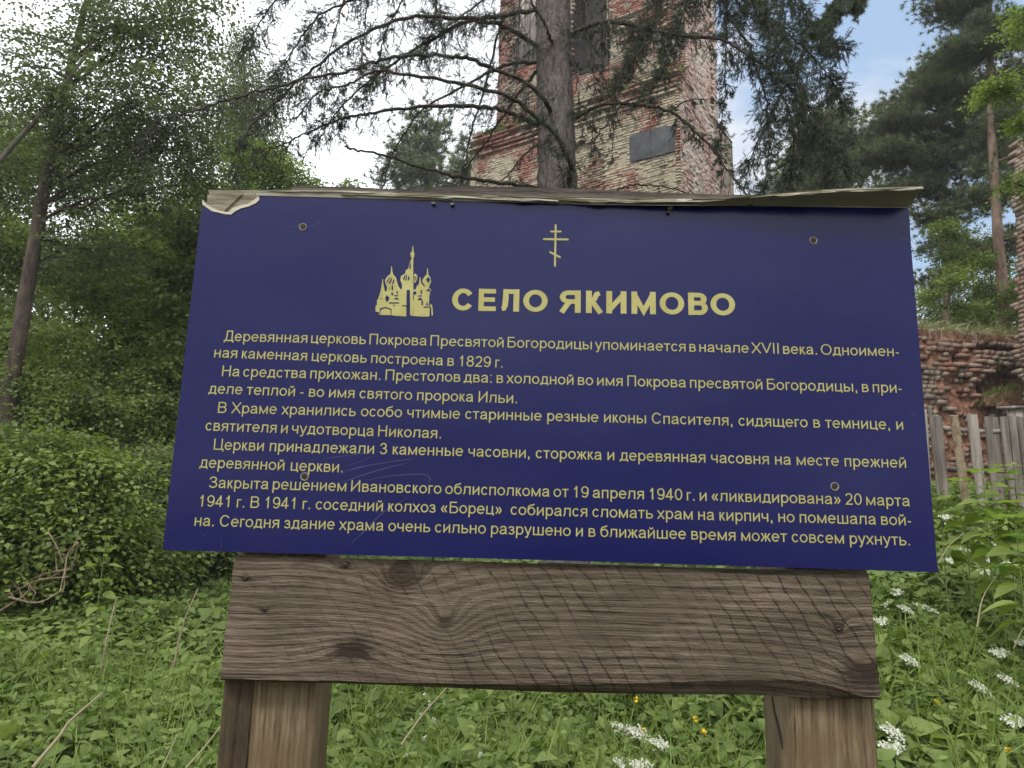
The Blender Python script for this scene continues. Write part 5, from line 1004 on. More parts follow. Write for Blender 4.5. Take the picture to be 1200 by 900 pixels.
# --- the spruce in front of the tower: every bough traced, then given its own twigs ---
def make_spruce():
    rs = np.random.RandomState(77); Y0 = 6.0
    tp = [(662, 640, Y0), (657, 400, Y0), (654.5, 225, Y0), (651, 110, Y0), (648.5, 0, Y0), (646, -130, Y0), (644, -300, Y0)]
    tr = smooth_path(TP(*tp), 26); o0 = tr[0]; T = empty('spruce', o0, 'big spruce behind the sign with a scaly trunk and long arching half-bare boughs', 'tree')
    z = tr[:, 2]; R_ = np.interp(z, [0, 4.2, 6.2, 12], [.20, .158, .148, .10])
    B = Batch(); P = tr; n = len(P); seg = 56; a = np.arange(seg) * 2 * math.pi / seg; zz = P[:, 2]
    # bark scales: real relief
    A2, Z2 = np.meshgrid(a, zz); bump_ = np.maximum(0, fbm(A2 * 9 / 2, Z2 * 11, 3, 4) - .42) * .055 + np.maximum(0, vnoise(A2 * 7, Z2 * 22, 9) - .5) * .018
    bump_ = bump_ * np.where(np.abs(np.minimum(A2, 2 * math.pi - A2)) < .12, .5, 1)
    rr = R_[:, None] * (1 + .05 * np.sin(A2 * 3 + Z2)) + bump_
    V = P[:, None] + np.stack([np.cos(A2) * rr, np.sin(A2) * rr, 0 * rr], -1); i = np.arange(n - 1)[:, None]; j = np.arange(seg)[None]; j2 = (j + 1) % seg
    B.add(V.reshape(-1, 3), np.stack([i * seg + j, i * seg + j2, (i + 1) * seg + j2, (i + 1) * seg + j], -1).reshape(-1, 4)); B.build('trunk', M['bark_spruce'], T, o0, smooth=False)
    # (points in photo pixels, base width px, tip width px, depth change in m, twig density, needle density, twig length px)
    BR = [
     ([(630, 10), (587, 19), (540, 22), (500, 19), (462, 25), (412, 47), (385, 67), (350, 95), (317, 125), (292, 150), (280, 180), (277, 206)], 7, 1.6, -.9, 1.1, .6, 34),
     ([(630, 55), (600, 35), (572, 26), (545, 26), (505, 47), (475, 65), (437, 92), (400, 125), (385, 145), (372, 168)], 6.5, 1.4, -.3, 1.1, .7, 34),
     ([(648, 138), (640, 120), (620, 100), (598, 88), (575, 80), (550, 69), (525, 66), (475, 65), (440, 72), (405, 84), (360, 92), (312, 105), (275, 115), (230, 130), (208, 134), (188, 137), (173, 168), (160, 176)], 7, 1.3, -1.5, .9, .22, 30),
     ([(666, 222), (668, 205), (669, 190), (650, 157), (620, 130), (600, 115), (550, 100), (500, 91), (445, 84), (415, 95), (385, 104), (368, 112), (347, 140)], 8, 1.8, -1.2, 1.0, .5, 30),
     ([(632, 146), (610, 137), (585, 128), (555, 125), (500, 125), (450, 130), (417, 135), (380, 147), (350, 160), (325, 172), (300, 178)], 7, 1.6, -.5, 1.0, .6, 32),
     ([(632, 221), (600, 216), (560, 210), (525, 205), (475, 190), (437, 179), (415, 176), (404, 172)], 7, 2.6, -.8, .35, .10, 24),
     ([(592, 20), (583, 40), (575, 75), (563, 120), (553, 150), (545, 190), (539, 222)], 3.6, 2.0, .4, .5, .25, 22),
     ([(630, 73), (600, 75), (580, 82), (555, 95), (500, 125), (475, 155), (460, 180), (450, 215), (446, 228)], 4.2, 1.5, .5, .7, .3, 26),
     ([(630, 82), (612, 105), (590, 135), (570, 165), (548, 195), (530, 222)], 4, 1.5, .7, .6, .25, 24),
     ([(632, 168), (615, 180), (602, 197), (588, 212)], 3.4, 2.0, -.1, .5, .1, 16),
     ([(647, 52), (645, 44), (637, 25), (622, 0), (606, -30)], 4.6, 3, -.4, .3, .1, 20),
     ([(640, -20), (560, -30), (480, -22), (430, -8), (402, 5), (377, 15), (360, 35), (342, 62), (330, 87), (322, 110)], 6, 1.4, -.9, 1.1, .7, 34),
     ([(640, -60), (560, -80), (470, -70), (400, -45), (350, -20), (320, 5), (300, 35), (285, 65)], 6, 1.4, -.6, 1.1, .6, 36),
     ([(450, -40), (432, 0), (428, 30), (425, 60), (423, 85)], 2.6, 1.3, .1, .8, .4, 20),
     ([(415, -30), (403, 0), (390, 45), (383, 82), (379, 145)], 2.4, 1.2, .2, .8, .4, 20),
     ([(480, -25), (470, 5), (452, 37), (446, 60), (442, 82), (432, 110), (425, 130)], 3.0, 1.3, 0, .9, .5, 22),
     ([(590, -30), (565, 0), (540, 20), (505, 48), (490, 70)], 3.0, 1.4, .3, .9, .8, 26),
     ([(520, -50), (512, 0), (508, 30), (500, 58), (497, 80)], 2.6, 1.2, -.2, .9, .8, 26),
     ([(668, 43), (680, 35), (694, 29), (719, 26), (755, 32), (794, 42), (844, 46), (864, 56), (897, 78), (907, 88), (933, 112), (944, 149), (960, 187), (972, 224)], 7, 2.2, -1.0, 1.3, .9, 34),
     ([(672, 140), (692, 128), (719, 121), (755, 124), (789, 133), (814, 155), (839, 180), (858, 205), (877, 232)], 5.8, 3.0, -.7, .7, .6, 24),
     ([(690, 232), (705, 227), (722, 223), (739, 218), (755, 217), (780, 219), (808, 227)], 3.4, 1.6, -.2, .6, .06, 14),
     ([(786, 130), (797, 122), (808, 118), (836, 115)], 2.2, 1.2, -.1, .7, .3, 14),
     ([(668, -10), (740, -40), (800, -25), (844, 0), (858, 25), (878, 55), (885, 75), (892, 97), (899, 128), (901, 181), (898, 222)], 6, 1.6, -.8, 1.1, .8, 32),
     ([(668, -40), (760, -70), (840, -30), (880, 4), (896, 21), (912, 51), (933, 91), (947, 128), (968, 165), (985, 195)], 6, 1.6, -1.3, 1.5, 1.2, 34),
     ([(800, -50), (850, -30), (878, 0), (900, 20), (930, 45), (955, 70), (975, 95), (984, 120)], 5, 1.4, -1.0, 1.5, 1.3, 34),
     ([(820, -60), (880, -30), (920, -5), (945, 20), (962, 45), (978, 52), (988, 55)], 4, 1.2, -1.1, 1.5, 1.3, 30),
     ([(715, -30), (708, 0), (706, 40), (707, 89), (717, 125), (718, 167), (717, 190)], 2.4, 1.2, -.3, .6, .35, 18),
     ([(682, -10), (690, 40), (697, 92), (695, 140), (692, 180)], 2.4, 1.1, -.4, .6, .25, 16),
     ([(672, 66), (676, 92), (680, 125), (683, 150), (679, 168)], 2.2, 1.1, -.1, .6, .2, 14),
     ([(856, -10), (852, 20), (851, 60), (849, 110), (846, 160), (843, 185)], 2.2, 1.1, -.5, .9, .7, 20),
     ([(790, -40), (770, 0), (755, 45), (735, 80), (716, 112)], 2.8, 1.3, -.6, 1.1, 1.0, 26),
     ([(820, -30), (800, 15), (785, 55), (770, 95), (745, 112)], 2.8, 1.3, -.8, 1.2, 1.1, 28),
     ([(744, 30), (738, 60), (728, 85), (715, 100)], 2.2, 1.1, .1, 1.2, 1.0, 22),
     ([(730, 122), (715, 140), (700, 160), (693, 185)], 2.4, 1.2, .1, .8, .3, 18),
     ([(905, 90), (925, 130), (930, 170), (925, 215)], 3.0, 1.2, .2, 1.5, 1.3, 30),
     ([(940, 140), (960, 160), (985, 165), (1003, 160)], 2.4, 1.0, .3, 1.4, 1.3, 24),
     ([(915, 110), (895, 150), (880, 185), (872, 220)], 2.6, 1.1, .5, 1.2, 1.0, 28),
     ([(1030, -70), (1008, -34), (987, 0), (978, 12), (968, 26), (955, 38)], 2.4, 1.2, -2.2, 1.2, 1.6, 14),
     ([(1012, -50), (1006, -15), (1004, 10)], 1.8, 1.1, -2.3, .9, 1.6, 12)]
    nn = 0
    for bi, (pts, w0, w1, dz, tdn, ndn, tl) in enumerate(BR):
        m = len(pts); P = np.array([at(x, y, Y0 + dz * (k / (m - 1)) ** .8 + (-.12 if k else 0)) for k, (x, y) in enumerate(pts)]); P = smooth_path(P, 6); k_ = pxm(Y0 + dz * .5)
        n = len(P); P[1:-1] += rs.normal(0, .005, (n - 2, 3)); L_ = np.concatenate([[0], np.cumsum(np.linalg.norm(np.diff(P, axis=0), axis=1))]); rad = np.interp(L_, [0, L_[-1] * .15, L_[-1]], [w0 * .52, w0 * .42, w1 * .42]) * k_
        B = Batch(); tube(B, P, rad, 8, rough=.16, seed=bi, cap=False); NBt = Batch(); TG = nrm(np.gradient(P, axis=0))
        ntw = int(L_[-1] / k_ / 2.4 * tdn); tipP = []; tipD = []; tipL = []
        for t in np.sort(rs.rand(ntw)) ** .85:
            s = t * L_[-1]; q = np.array([np.interp(s, L_, P[:, c]) for c in range(3)]); tg = np.array([np.interp(s, L_, TG[:, c]) for c in range(3)])
            sd = nrm(np.cross(tg, rs.normal(0, 1, 3))); d = nrm(tg * rs.uniform(.1, .9) + sd + [0, 0, -.45]); ln = tl * k_ * rs.uniform(.35, 1.25) * (1 - .3 * t); c2 = 6
            u = np.linspace(0, 1, c2)[:, None]; Q = q + d * ln * u - UP * (ln * .35 * u ** 2) + rs.normal(0, .035 * ln, (c2, 3)) * u; tube(B, Q, np.linspace(.0026, .0011, c2), 3, cap=False)
            bare = rs.rand() > ndn * .85
            for _ in range(rs.randint(2, 6)):
                f = rs.uniform(.2, .95); b0 = q + d * ln * f - UP * ln * .35 * f * f; d2 = nrm(d * .7 + rs.normal(0, .75, 3) + [0, 0, -.25]); l2 = ln * rs.uniform(.2, .5); Q2 = b0 + d2 * l2 * u[:4] * (5 / 3) * 1.0 - UP * l2 * .2 * u[:4] ** 2; tube(B, Q2, np.linspace(.0022, .0010, 4), 3, cap=False)
                if not bare: tipP.append(b0 + d2 * l2 * .35); tipD.append(d2); tipL.append(l2)
            if not bare: tipP.append(q + d * ln * .55); tipD.append(d); tipL.append(ln * .6)
        o = B.build('branch', M['bark_twig'], T, o0)
        if tipP:
            tipP = np.array(tipP); tipD = np.array(tipD); tipL = np.array(tipL); m_ = 34; n_ = len(tipP); t = rs.rand(n_, m_)
            pos = tipP[:, None] + tipD[:, None] * (t * tipL[:, None])[..., None]; dr = nrm(tipD[:, None] * .75 + rs.normal(0, .62, (n_, m_, 3))); sc = np.stack([np.full(n_ * m_, .0030), rs.uniform(.016, .030, n_ * m_), np.ones(n_ * m_)], -1)
            place(NBt, *NEED, pos.reshape(-1, 3), frames(dr.reshape(-1, 3), rs.normal(0, 1, (n_ * m_, 3))), sc, rs.rand(n_ * m_)); nn += n_ * m_
            nd = NBt.build('needles', M['needle'], o, o0); nd['kind'] = 'stuff'
    if DBG: print('NEEDLES', nn)
make_spruce()

# ------------------------------------------------------------------ woods round the clearing, beyond what stands singly
def make_woods():
    rs = np.random.RandomState(99); n = 5200; az = rs.uniform(-math.pi, math.pi, n); d = rs.uniform(27, 40, n)
    deg = np.degrees(az); top = np.where(np.abs(deg) > 166, 7.5, np.where(np.abs(deg) > 70, 14.0, np.where((deg > 26) & (deg < 70), 8.5, np.where(deg < -22, 10.5, 7.5)))) * (.75 + .5 * fbm(az * 9, az * 0, 3, 2))  # unseen treetops behind the camera are shaped for the panel's reflection
    P = np.stack([np.sin(az) * d, np.cos(az) * d, .5 + rs.rand(n) ** .8 * top], -1); D = nrm(rs.normal(0, 1, (n, 3)) * [1, 1, .4])
    B = Batch(); sprays(B, P, D, rs.uniform(1.0, 2.2, n), 30, .30, rs, rs.uniform(.1, .8, n), .2, .6)
    o = B.build('woods', M['leaf_dark']); tag(o, 'dense woodland ringing the clearing, its unseen rear added to shape the panel reflection', kind='stuff')
make_woods()

# ------------------------------------------------------------------ ground cover
def Hc(x, y):
    x = np.asarray(x, float); y = np.asarray(y, float)
    return .50 + .32 * sst(y, 3.2, 7.0) * sst(-x, -.5, 1.5) + .16 * sst(x, .3, 2.2) + .22 * (fbm(x * 1.1 + 5, y * 1.1, 3, 12) - .4) + .05 * sst(y, 5, 9)
def fan_pts(n, y0, y1, rs, wide=.90):
    y = np.sqrt(rs.uniform(y0 ** 2, y1 ** 2, n)); x = rs.uniform(-1, 1, n) * (wide * y + .5); return x, y
def make_cover():
    rs = np.random.RandomState(8)
    def clusters(B, x, y, dz, k, ls, tmpl, tint, tilt=.35, up=0.0):
        n = len(x); c = np.stack([x, y, G(x, y) + Hc(x, y) - dz], -1); ph = rs.uniform(0, 6.28, n)[:, None] + np.arange(k) * (6.283 / k) + rs.normal(0, .35, (n, k)); nr = nrm(UP + rs.normal(0, tilt, (n, 3)) + [0, -.25, 0])
        e1 = nrm(np.cross(nr, rs.normal(0, 1, (n, 3)))); e2 = np.cross(nr, e1); d = e1[:, None] * np.cos(ph)[..., None] + e2[:, None] * np.sin(ph)[..., None] + nr[:, None] * (up + rs.normal(-.12, .22, (n, k)))[..., None]
        d = nrm(d); s = ls[:, None] * rs.uniform(.6, 1.15, (n, k)); pos = c[:, None] + d * (s * .22)[..., None] + rs.normal(0, .010, (n, k, 3)); tt = np.clip(tint[:, None] + rs.normal(0, .10, (n, k)), 0, 1)
        place(B, *tmpl, pos.reshape(-1, 3), frames(d.reshape(-1, 3), np.repeat(nr, k, 0) + rs.normal(0, .28, (n * k, 3))), s.ravel(), tt.ravel())
    def tint(x, y, a=.53): return np.clip(a + .55 * (fbm(x * 1.6, y * 1.6, 3, 31) - .45) * 2 * .6 + rs.normal(0, .12, len(x)), 0, 1)
    B = Batch()
    for (n, y0, y1, k, l0, l1, tm) in ((4300, 1.5, 4.2, 6, .035, .075, OVATE), (2000, 1.5, 4.4, 5, .05, .12, BROAD), (5200, 4.2, 6.6, 5, .05, .09, OVATE), (1300, 4.2, 7.0, 4, .08, .13, BROAD)):
        x, y = fan_pts(n, y0, y1, rs); clusters(B, x, y, rs.exponential(.085, n), k, rs.uniform(l0, l1, n), tm, tint(x, y))
    lanc = rs.rand
    x, y = fan_pts(2600, 1.5, 5.5, rs); clusters(B, x, y, rs.exponential(.07, 2600), 5, rs.uniform(.06, .11, 2600), LANCE, tint(x, y, .55), .5, .5)
    # darker stems under the leaves
    x, y = fan_pts(5000, 1.5, 6.5, rs); z = G(x, y); h = Hc(x, y) * rs.uniform(.7, 1.05, 5000); dr = nrm(rs.normal(0, .16, (5000, 3)) + UP); place(B, np.array([(-1, 0, 0), (1, 0, 0), (0, 1, 0)]), np.array([(0, 1, 2)]), np.stack([x, y, z], -1), frames(dr, rs.normal(0, 1, (5000, 3))), np.stack([np.full(5000, .0035), h, h], -1), .15)
    for (n, y0, y1, k, l0, l1) in ((9500, 6.4, 10, 5, .07, .12), (8500, 9.5, 16, 5, .10, .17), (5500, 15, 30, 5, .16, .28)):
        x, y = fan_pts(n, y0, y1, rs, 1.25); clusters(B, x, y, rs.exponential(.09, n), k, rs.uniform(l0, l1, n), LEAF2, tint(x, y, .42))
    # weeds with paired leaves up their stems, standing a little above the rest
    n = 620; x, y = fan_pts(n, 1.7, 7.5, rs); hh = Hc(x, y) + rs.uniform(-.02, .20, n); g0 = G(x, y); base = np.stack([x, y, g0], -1); ln_ = nrm(rs.normal(0, .10, (n, 3)) + UP); tt = tint(x, y, .55); s0 = rs.uniform(.045, .095, n)
    place(B, np.array([(-1, 0, 0), (1, 0, 0), (.5, 1, 0), (-.5, 1, 0)]), np.array([(0, 1, 2, 3)]), base, frames(ln_, rs.normal(0, 1, (n, 3))), np.stack([np.full(n, .0028), hh, hh], -1), .25)
    for lv in range(6):
        zt_ = hh - lv * rs.uniform(.035, .06, n) ; c = base + ln_ * zt_[:, None]; ph = (lv % 2) * 1.57 + rs.uniform(-.3, .3, n) + np.arange(n)
        for sg_ in (0, 3.1416):
            d = nrm(np.stack([np.cos(ph + sg_), np.sin(ph + sg_), .35 - .14 * lv + rs.normal(0, .15, n)], -1)); s = s0 * min(1, .45 + .2 * lv) * rs.uniform(.8, 1.15, n)
            place(B, *OVATE, c + d * .01, frames(d, UP + rs.normal(0, .2, (n, 3))), s, np.clip(tt + .25 - .07 * lv + rs.normal(0, .06, n), 0, 1))
    tag(B.build('ground_cover', M['cover']), 'low leafy undergrowth covering the clearing', kind='stuff')
    B = Batch(); n = 27000; x, y = fan_pts(n, 1.4, 5.2, rs); gd = .15 + .85 * sst(fbm(x * .9 + 3, y * .9, 3, 41), .38, .55); gd = np.maximum(gd, .95 * ((np.abs(x) < 1.3) & (y < 4.3))); keep = rs.rand(n) < gd
    x, y = x[keep], y[keep]; n = len(x); h = Hc(x, y) * rs.uniform(.35, .62, n) + .05; z = G(x, y) + Hc(x, y) - h * rs.uniform(.55, .95, n) ; lean = nrm(rs.normal(0, .42, (n, 3)) + UP); g = rs.randint(0, 3, n)
    for q in range(3):
        s = g == q; nq = s.sum(); fr = frames(nrm(np.cross(lean[s], rs.normal(0, 1, (nq, 3)))), lean[s]); sc = np.stack([h[s] * rs.uniform(.55, 1.1, nq), h[s] * rs.uniform(.7, 1.3, nq), h[s] * 1.25], -1); place(B, *GR[q], np.stack([x[s], y[s], z[s]], -1), fr, sc, np.clip(rs.normal(.5, .22, nq), 0, 1))
    n = 9000; x, y = fan_pts(n, 5, 9, rs); h = rs.uniform(.2, .4, n); z = G(x, y) + Hc(x, y) - h * .8; lean = nrm(rs.normal(0, .4, (n, 3)) + UP); place(B, *NEED, np.stack([x, y, z], -1), frames(lean, rs.normal(0, 1, (n, 3))), np.stack([np.full(n, .010), h, h], -1), rs.rand(n))
    tag(B.build('grass', M['grass']), 'long soft grass growing among the leaves', kind='stuff')
    B = Batch(); n = 1300; x, y = fan_pts(n, 1.5, 7, rs); h = rs.uniform(.2, .55, n); z = G(x, y) + Hc(x, y) - h * .7; lean = nrm(rs.normal(0, .7, (n, 3)) + UP); place(B, *GR[0], np.stack([x, y, z], -1), frames(nrm(np.cross(lean, rs.normal(0, 1, (n, 3)))), lean), np.stack([h * .25, h, h], -1), rs.rand(n))
    tag(B.build('dry_grass', M['dry']), 'scattered dead straw stalks among the green', kind='stuff')
make_cover()
def canopyY(px, py):
    """distance at which the sight line through a pixel meets the top of the undergrowth"""
    for Y in np.arange(2.0, 14, .04):
        p = at(px, py, Y)
        if p[2] < G(p[0], p[1]) + Hc(p[0], p[1]): return Y
    return 14.
# umbel plants: built once in three sizes, then copied plant by plant
def umbel_head(B, c, r, rs, nrays=17, blob=.0072, mi=0):
    nr = nrm(UP + rs.normal(0, .18, 3) + [0, -.32, 0]); e1 = nrm(np.cross(nr, [1, .3, 0])); e2 = np.cross(nr, e1); hub = c - nr * r * .9
    for k in range(nrays):
        a = k * 2.4; q = math.sqrt((k + .5) / nrays) * r; p = c + e1 * q * math.cos(a) + e2 * q * math.sin(a) - nr * (q / r) ** 2 * r * .22; tube(B, [hub, (hub + p) / 2 + nr * .002, p], [.0012, .0009, .0007], 3, mi=1, cap=False)
        m = 9; pp = p + (e1[None] * rs.normal(0, .0085, (m, 1)) + e2[None] * rs.normal(0, .0085, (m, 1)) + nr[None] * rs.uniform(0, .004, (m, 1))) * (r / .035); v = []; f = []
        for t in pp:
            d = nrm(rs.normal(0, .5, 3) + nr); x_ = nrm(np.cross(d, [0, 1, .2])); y_ = np.cross(d, x_); b0 = len(v); v += [t + d * blob * .35] + [t + (x_ * math.cos(w_) + y_ * math.sin(w_)) * blob * rs.uniform(.7, 1.1) for w_ in np.arange(5) * 1.2566]; f += [(b0, b0 + 1 + w_, b0 + 1 + (w_ + 1) % 5) for w_ in range(5)]
        B.add(np.array(v), np.array(f), rs.rand(), 0)
    return hub
def umbel_plant(name, h, r, seed):
    rs = np.random.RandomState(seed); T = empty(name, (0, 0, 0)); B = Batch(); top = np.array([0.02, 0, h]); B2 = Batch(); hub = umbel_head(B2, top, r, rs)
    P = smooth_path([np.zeros(3), np.array([.01, .01, h * .5]), hub], 4); tube(B, P, np.linspace(.0035, .0018, len(P)), 5, cap=False); B.build('stem', M['stem'], T)
    B2.build('flower_head', [M['flower'], M['stem']], T)
    B = Batch(); k = 5; n = k * 2
    for q, zz in enumerate((h * .86, h * .72)):
        ph = rs.uniform(0, 6.28) + np.arange(k) * 1.257; d = nrm(np.stack([np.cos(ph), np.sin(ph), np.full(k, .15)], -1)); place(B, *OVATE, np.array([[0, 0, zz]]) + d * .015, frames(d, np.tile(UP, (k, 1)) + rs.normal(0, .25, (k, 3))), rs.uniform(.05, .085, k), rs.uniform(.3, .8, k))
    B.build('leaves', M['cover'], T); return T
def copy_tree(o, loc, rz=0, s=1.0):
    c = o.copy(); COL.objects.link(c); c.location = loc; c.rotation_euler[2] = rz; c.scale = (s, s, s)
    for ch in o.children: k = ch.copy(); COL.objects.link(k); k.parent = c
    return c
UMB = [umbel_plant('umbel_flower', 1.0, .046, 1), umbel_plant('umbel_flower', 1.0, .036, 2), umbel_plant('umbel_flower', 1.0, .062, 3)]
used = set()
def put_umbel(px, py, kind, label, group, up=.05):
    Y = canopyY(px, py) - .1; p = at(px, py, Y); gz = float(G(p[0], p[1])); h = p[2] - gz; src = UMB[kind]
    if kind in used: o = copy_tree(src, (p[0] - .02, p[1], p[2] - 1.0), 0)
    else: o = src; o.location = (p[0] - .02, p[1], p[2] - 1.0); used.add(kind)
    tag(o, label, 'flower', group); return o
UL = [(733, 855, 2, 'large white umbel in the centre foreground, leftmost head of its cluster'), (750, 859, 0, 'white umbel in the middle of the centre foreground cluster'), (775, 873, 0, 'white umbel at the right end of the centre foreground cluster'),
      (729, 895, 1, 'small white umbel at the bottom edge, left of centre cluster'), (752, 897, 1, 'small white umbel at the bottom edge, below the centre cluster'),
      (1050, 693, 1, 'flat white umbel close under the lower right corner of the sign'), (1043, 709, 1, 'white umbel touching the plank side, second below the sign corner'), (1063, 714, 0, 'white umbel right of the plank end, between two larger heads'),
      (1087, 712, 2, 'largest white umbel below the right corner of the sign'), (1034, 727, 1, 'white umbel half hidden by the upper right end of the plank'), (1068, 774, 0, 'long white umbel level with the knot at the plank end'),
      (1150, 805, 0, 'white umbel low on the right, left head of a pair'), (1183, 797, 0, 'white umbel low on the right, right head of a pair'), (1189, 844, 1, 'white umbel near the right edge just above the grass'),
      (1048, 858, 0, 'white umbel right of the right post, upper of two'), (1046, 875, 1, 'white umbel right of the right post, lower of two'), (1196, 750, 1, 'white umbel cut by the right edge, mid height'), (1172, 764, 1, 'white umbel beside the pale round leaf on the right'),
      (1165, 638, 1, 'white umbel on the right slope, upper left of four'), (1193, 643, 1, 'white umbel on the right slope, nearest the edge'), (1180, 661, 1, 'white umbel on the right slope, lowest of four'), (1165, 657, 1, 'white umbel on the right slope, lower left of four'),
      (1137, 646, 2, 'wide white umbel right of the lower corner of the sign'), (1116, 656, 1, 'white umbel next to the lower right corner of the sign'), (1155, 670, 1, 'small white umbel under the group on the right slope'),
      (1116, 614, 1, 'white umbel beside the right edge of the sign, below the fence'), (1108, 605, 1, 'white umbel nearest the right edge of the sign'), (1107, 581, 1, 'white umbel at the fence foot beside the sign'), (1125, 581, 1, 'white umbel at the fence foot under the pale picket'),
      (1117, 564, 1, 'white umbel in front of the fence, left of the pale picket'), (1122, 559, 1, 'topmost white umbel in front of the pale picket')]
for px, py, kd, lab in UL: put_umbel(px, py, kd, lab, 'white umbel flowers in the undergrowth')
def small_flower(name, px, py, mat, size, label, group, n=9, dy=0, ball=False):
    rs = np.random.RandomState(int(px * 7 + py)); Y = canopyY(px, py) - .08; p = at(px, py, Y); T = empty(name, (p[0], p[1], p[2] - .35), label, 'flower', group); B = Batch(); P = smooth_path([(0, 0, -.15), (.01, 0, .1), (0, 0, .35)], 3); tube(B, P, .0018, 4, cap=False); B.build('stem', M['stem'], T)
    B = Batch(); d = nrm(rs.normal(0, 1, (n, 3)) + (UP * .8 if not ball else 0)); place(B, *LEAF2, np.tile([0, 0, .35], (n, 1)) + d * size * .1, frames(d, rs.normal(0, 1, (n, 3)) * .3 + UP), np.full(n, size)[:, None] * np.array([[1.3, 1, 1]]), rs.rand(n)); B.build('petals', mat, T)
for (x, y, lab) in ((815.5, 843, 'yellow flower centre right below the plank, upper'), (824, 859, 'yellow flower centre right below the plank, lower and larger'), (754, 857, 'yellow flower tucked against the centre white umbels'), (746, 820, 'pale yellow flower close under the plank, right of two'), (732, 814, 'pale yellow flower close under the plank, left of two'), (1098, 824, 'yellow flower in the grass right of the right post'), (1182, 880, 'yellow flower low at the right edge')):
    small_flower('yellow_flower', x, y, M['yellow'], .020, lab, 'yellow flowers')
for k, (x, y) in enumerate(((498, 814), (503, 824), (483, 845), (492, 839), (508, 844), (498, 865), (475, 886), (564, 885))):
    small_flower('clover', x, y, M['flower'], .016, 'pale clover head, ' + ('nearest under the plank', 'second from the plank on the leaning straw', 'leftmost of the middle three', 'central of the middle three', 'rightmost of the middle three', 'below the middle three', 'lowest left near the bottom edge', 'alone to the right near the bottom edge')[k], 'clover heads between the posts', 16, ball=True)
# tall leafy plants that stand above the rest
def leafy_plant(name, label, px, py, Y, levels, ls, mat, seed, group=None, tint=(.4, .9), tmpl=BROAD, lean=0.0):
    rs = np.random.RandomState(seed); p = at(px, py, Y); gz = float(G(p[0], p[1])) - .03; T = empty(name, (p[0], p[1], gz), label, 'plant', group); h = p[2] - gz; B = Batch(); P = smooth_path([(-lean * .5, 0, 0), (-lean * .2, .01, h * .5), (0, 0, h)], 4); tube(B, P, np.linspace(.0055, .0022, len(P)), 5, cap=False); B.build('stem', M['stem'], T)
    for q in range(levels):
        z = h - q * .085 - (.0 if q else -.005); k = 2 if q else 4; ph = q * 1.57 + rs.uniform(-.3, .3) + np.arange(k) * (6.283 / k); x0 = np.interp(z, P[:, 2], P[:, 0])
        for a in ph:
            d = nrm(np.array([math.cos(a), math.sin(a), .25 - .12 * q])); B = Batch(); s = ls * min(1, .55 + .18 * q) * rs.uniform(.85, 1.15); b0 = np.array([x0, 0, z]); place(B, *tmpl, (b0 + d * .03)[None], frames(d[None], UP[None] + rs.normal(0, .15, (1, 3))), np.array([s]), rs.uniform(*tint)); tube(B, [b0, b0 + d * .035], [.0018, .0014], 3, cap=False, tint=.3); B.build('leaf', mat, T)
for k, (x, y, Y, lv, ls, lab) in enumerate(((1128, 566, 4.9, 6, .16, 'tall light green leafy plant in front of the fence, left of its group'), (1152, 556, 4.7, 6, .17, 'tall light green leafy plant in front of the fence, middle of its group'), (1176, 549, 4.8, 7, .17, 'tall light green leafy plant in front of the fence, highest of its group'), (1199, 557, 4.7, 7, .18, 'tall light green leafy plant at the right edge below the fence'), (1102, 588, 5.0, 5, .15, 'leafy plant half hidden by the right edge of the sign'), (1165, 592, 4.4, 6, .16, 'broad-leaved plant on the right slope under the tall ones'), (1196, 668, 3.9, 4, .20, 'long-leaved plant at the right edge level with the sign bottom'), (1190, 610, 4.2, 6, .17, 'broad-leaved plant at the right edge below the tall ones'))):
    leafy_plant('leafy_plant', lab, x, y, Y, lv, ls, M['leaf_light'] if k != 6 else M['grass'], 300 + k, 'tall leafy plants on the right slope', (.35, .95), LANCE if k == 6 else BROAD)
leafy_plant('nettle', 'tall nettle with yellow-green top leaves left of the sign post', 124, 632, 5.2, 8, .10, M['leaf_light'], 330, None, (.35, .95), OVATE)
leafy_plant('nettle', 'dark-stemmed nettle standing left of the plank', 136, 705, 4.0, 7, .075, M['cover'], 331, None, (.2, .6), OVATE)
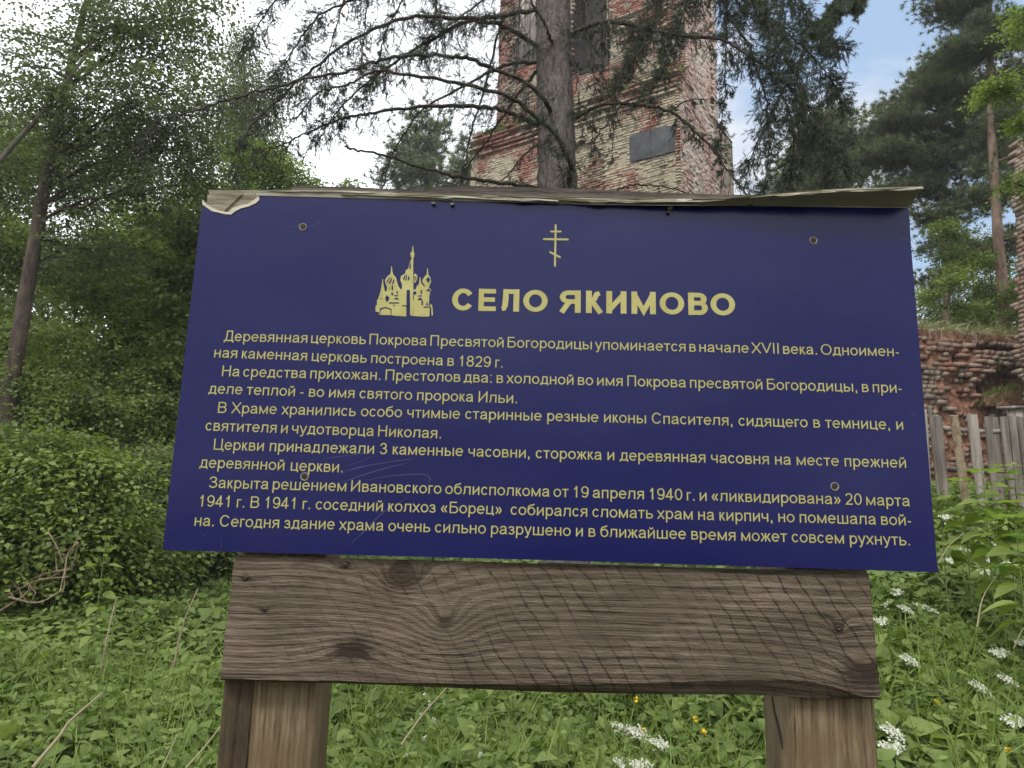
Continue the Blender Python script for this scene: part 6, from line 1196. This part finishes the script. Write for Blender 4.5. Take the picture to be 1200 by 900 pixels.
# dry stalks, sticks and the brush pile on the left
def stick(name, label, pts, w0, w1, mat, cat, group=None, twigs=0, seed=0):
    rs = np.random.RandomState(seed); P = smooth_path(np.array([at(x, y, Y) for x, y, Y in pts]), 5); k = pxm(np.mean([q[2] for q in pts])); o0 = P[0].copy(); B = Batch(); tube(B, P, np.linspace(w0, w1, len(P)) * k / 2, 6, rough=.1, seed=seed)
    for _ in range(twigs): i = rs.randint(len(P)); d = nrm(rs.normal(0, 1, 3) + [0, 0, .4]); l_ = rs.uniform(.08, .25); tube(B, [P[i], P[i] + d * l_ * .5 + [0, 0, .01], P[i] + d * l_], [w1 * k * .4, w1 * k * .3, .001], 4, cap=False)
    tag(B.build(name, mat, None, o0, tuple(o0), smooth=True), label, cat, group)
BP = [([(-10, 690, 6.6), (25, 684, 6.5), (55, 672, 6.4), (84, 667, 6.3)], 4.5, 2.5, 'thickest dead branch on top of the brush pile at the left edge'), ([(-5, 704, 6.4), (20, 692, 6.3), (45, 680, 6.3), (80, 676, 6.3)], 3.5, 1.5, 'dead branch lying second in the brush pile'), ([(0, 716, 6.2), (25, 700, 6.2), (40, 688, 6.2)], 3, 1.5, 'short steep stick at the left of the brush pile'), ([(-5, 660, 6.6), (22, 672, 6.4), (42, 695, 6.2)], 2, 1.2, 'thin pale stick crossing the brush pile downwards'),
      ([(56, 622, 6.4), (66, 640, 6.3), (74, 660, 6.3)], 1.6, 1.2, 'thin curved twig standing up left of the bent one'), ([(92, 636, 6.3), (80, 648, 6.3), (76, 668, 6.2), (70, 694, 6.1)], 2, 1.3, 'bent pale twig standing at the right of the brush pile'), ([(10, 700, 6.2), (45, 706, 6.1), (75, 690, 6.1)], 2.4, 1.4, 'dead stick lowest in the brush pile'), ([(-5, 698, 6.5), (30, 694, 6.4), (66, 682, 6.35)], 3, 1.5, 'dead branch half buried in the middle of the pile')]
for k, (pts, a_, b_, lab) in enumerate(BP): stick('dead_branch', lab, [(x, y, canopyY(50, 700) - .9 + (Y - 6.3)) for x, y, Y in pts], a_, b_, M['dead_wood'], 'branch', 'dead branches in the brush pile', 3, 400 + k)
ST = [([(38, 900, 2.9), (70, 862, 3.0), (82, 845, 3.1), (120, 812, 3.3)], 4, 2, 'pale dry stick lying across the leaves at the lower left'), ([(218, 900, 2.75), (240, 875, 2.8), (258, 852, 2.9)], 2.2, 1.5, 'dry stalk leaning on the left post, low'), ([(190, 900, 2.8), (200, 878, 2.85), (208, 860, 2.9)], 1.6, 1.0, 'short dry straw left of the left post'), ([(204, 780, 3.6), (210, 750, 3.6), (218, 722, 3.6), (232, 690, 3.7)], 2.6, 1.2, 'dark dead stem standing left of the plank end'), ([(118, 790, 3.6), (127, 740, 3.6), (136, 702, 3.7)], 2.2, 1.2, 'brown dead stem among the leaves left of centre'),
      ([(470, 873, 2.8), (495, 838, 2.9), (527, 802, 3.0)], 2.4, 1.2, 'leaning dry straw between the posts beside the clover'), ([(1145, 735, 4.2), (1152, 700, 4.3), (1170, 672, 4.4)], 2.0, 1.0, 'straw-coloured stalk on the right slope'), ([(1100, 660, 4.6), (1112, 640, 4.6), (1130, 624, 4.6)], 1.6, .8, 'thin straw beside the lower right corner of the sign'), ([(1188, 760, 3.9), (1196, 742, 3.9), (1206, 728, 3.9)], 1.6, .8, 'bent straw at the right edge')]
for k, (pts, a_, b_, lab) in enumerate(ST): stick('dry_stalk', lab, pts, a_, b_, M['dry'] if k not in (3, 4) else M['dead_wood'], 'stalk', 'dry stalks in the undergrowth', 2 if k == 3 else 0, 430 + k)

# ------------------------------------------------------------------ thin haze volume added to lighten the trees' dark tones
def make_haze():
    v, f = box_arrays(-70, 70, -60, 90, -2.5, 32); B = Batch(); B.add(v, f); me = B.mesh('haze'); m = bpy.data.materials.new('haze'); m.use_nodes = True; m.node_tree.nodes.clear()
    o_ = m.node_tree.nodes.new('ShaderNodeOutputMaterial'); p = m.node_tree.nodes.new('ShaderNodeVolumePrincipled'); p.inputs['Color'].default_value = (.93, .95, .93, 1); p.inputs['Density'].default_value = .0013; p.inputs['Anisotropy'].default_value = .3
    m.node_tree.links.new(p.outputs[0], o_.inputs['Volume']); tag(link('haze', me, None, m), kind='stuff')
make_haze()
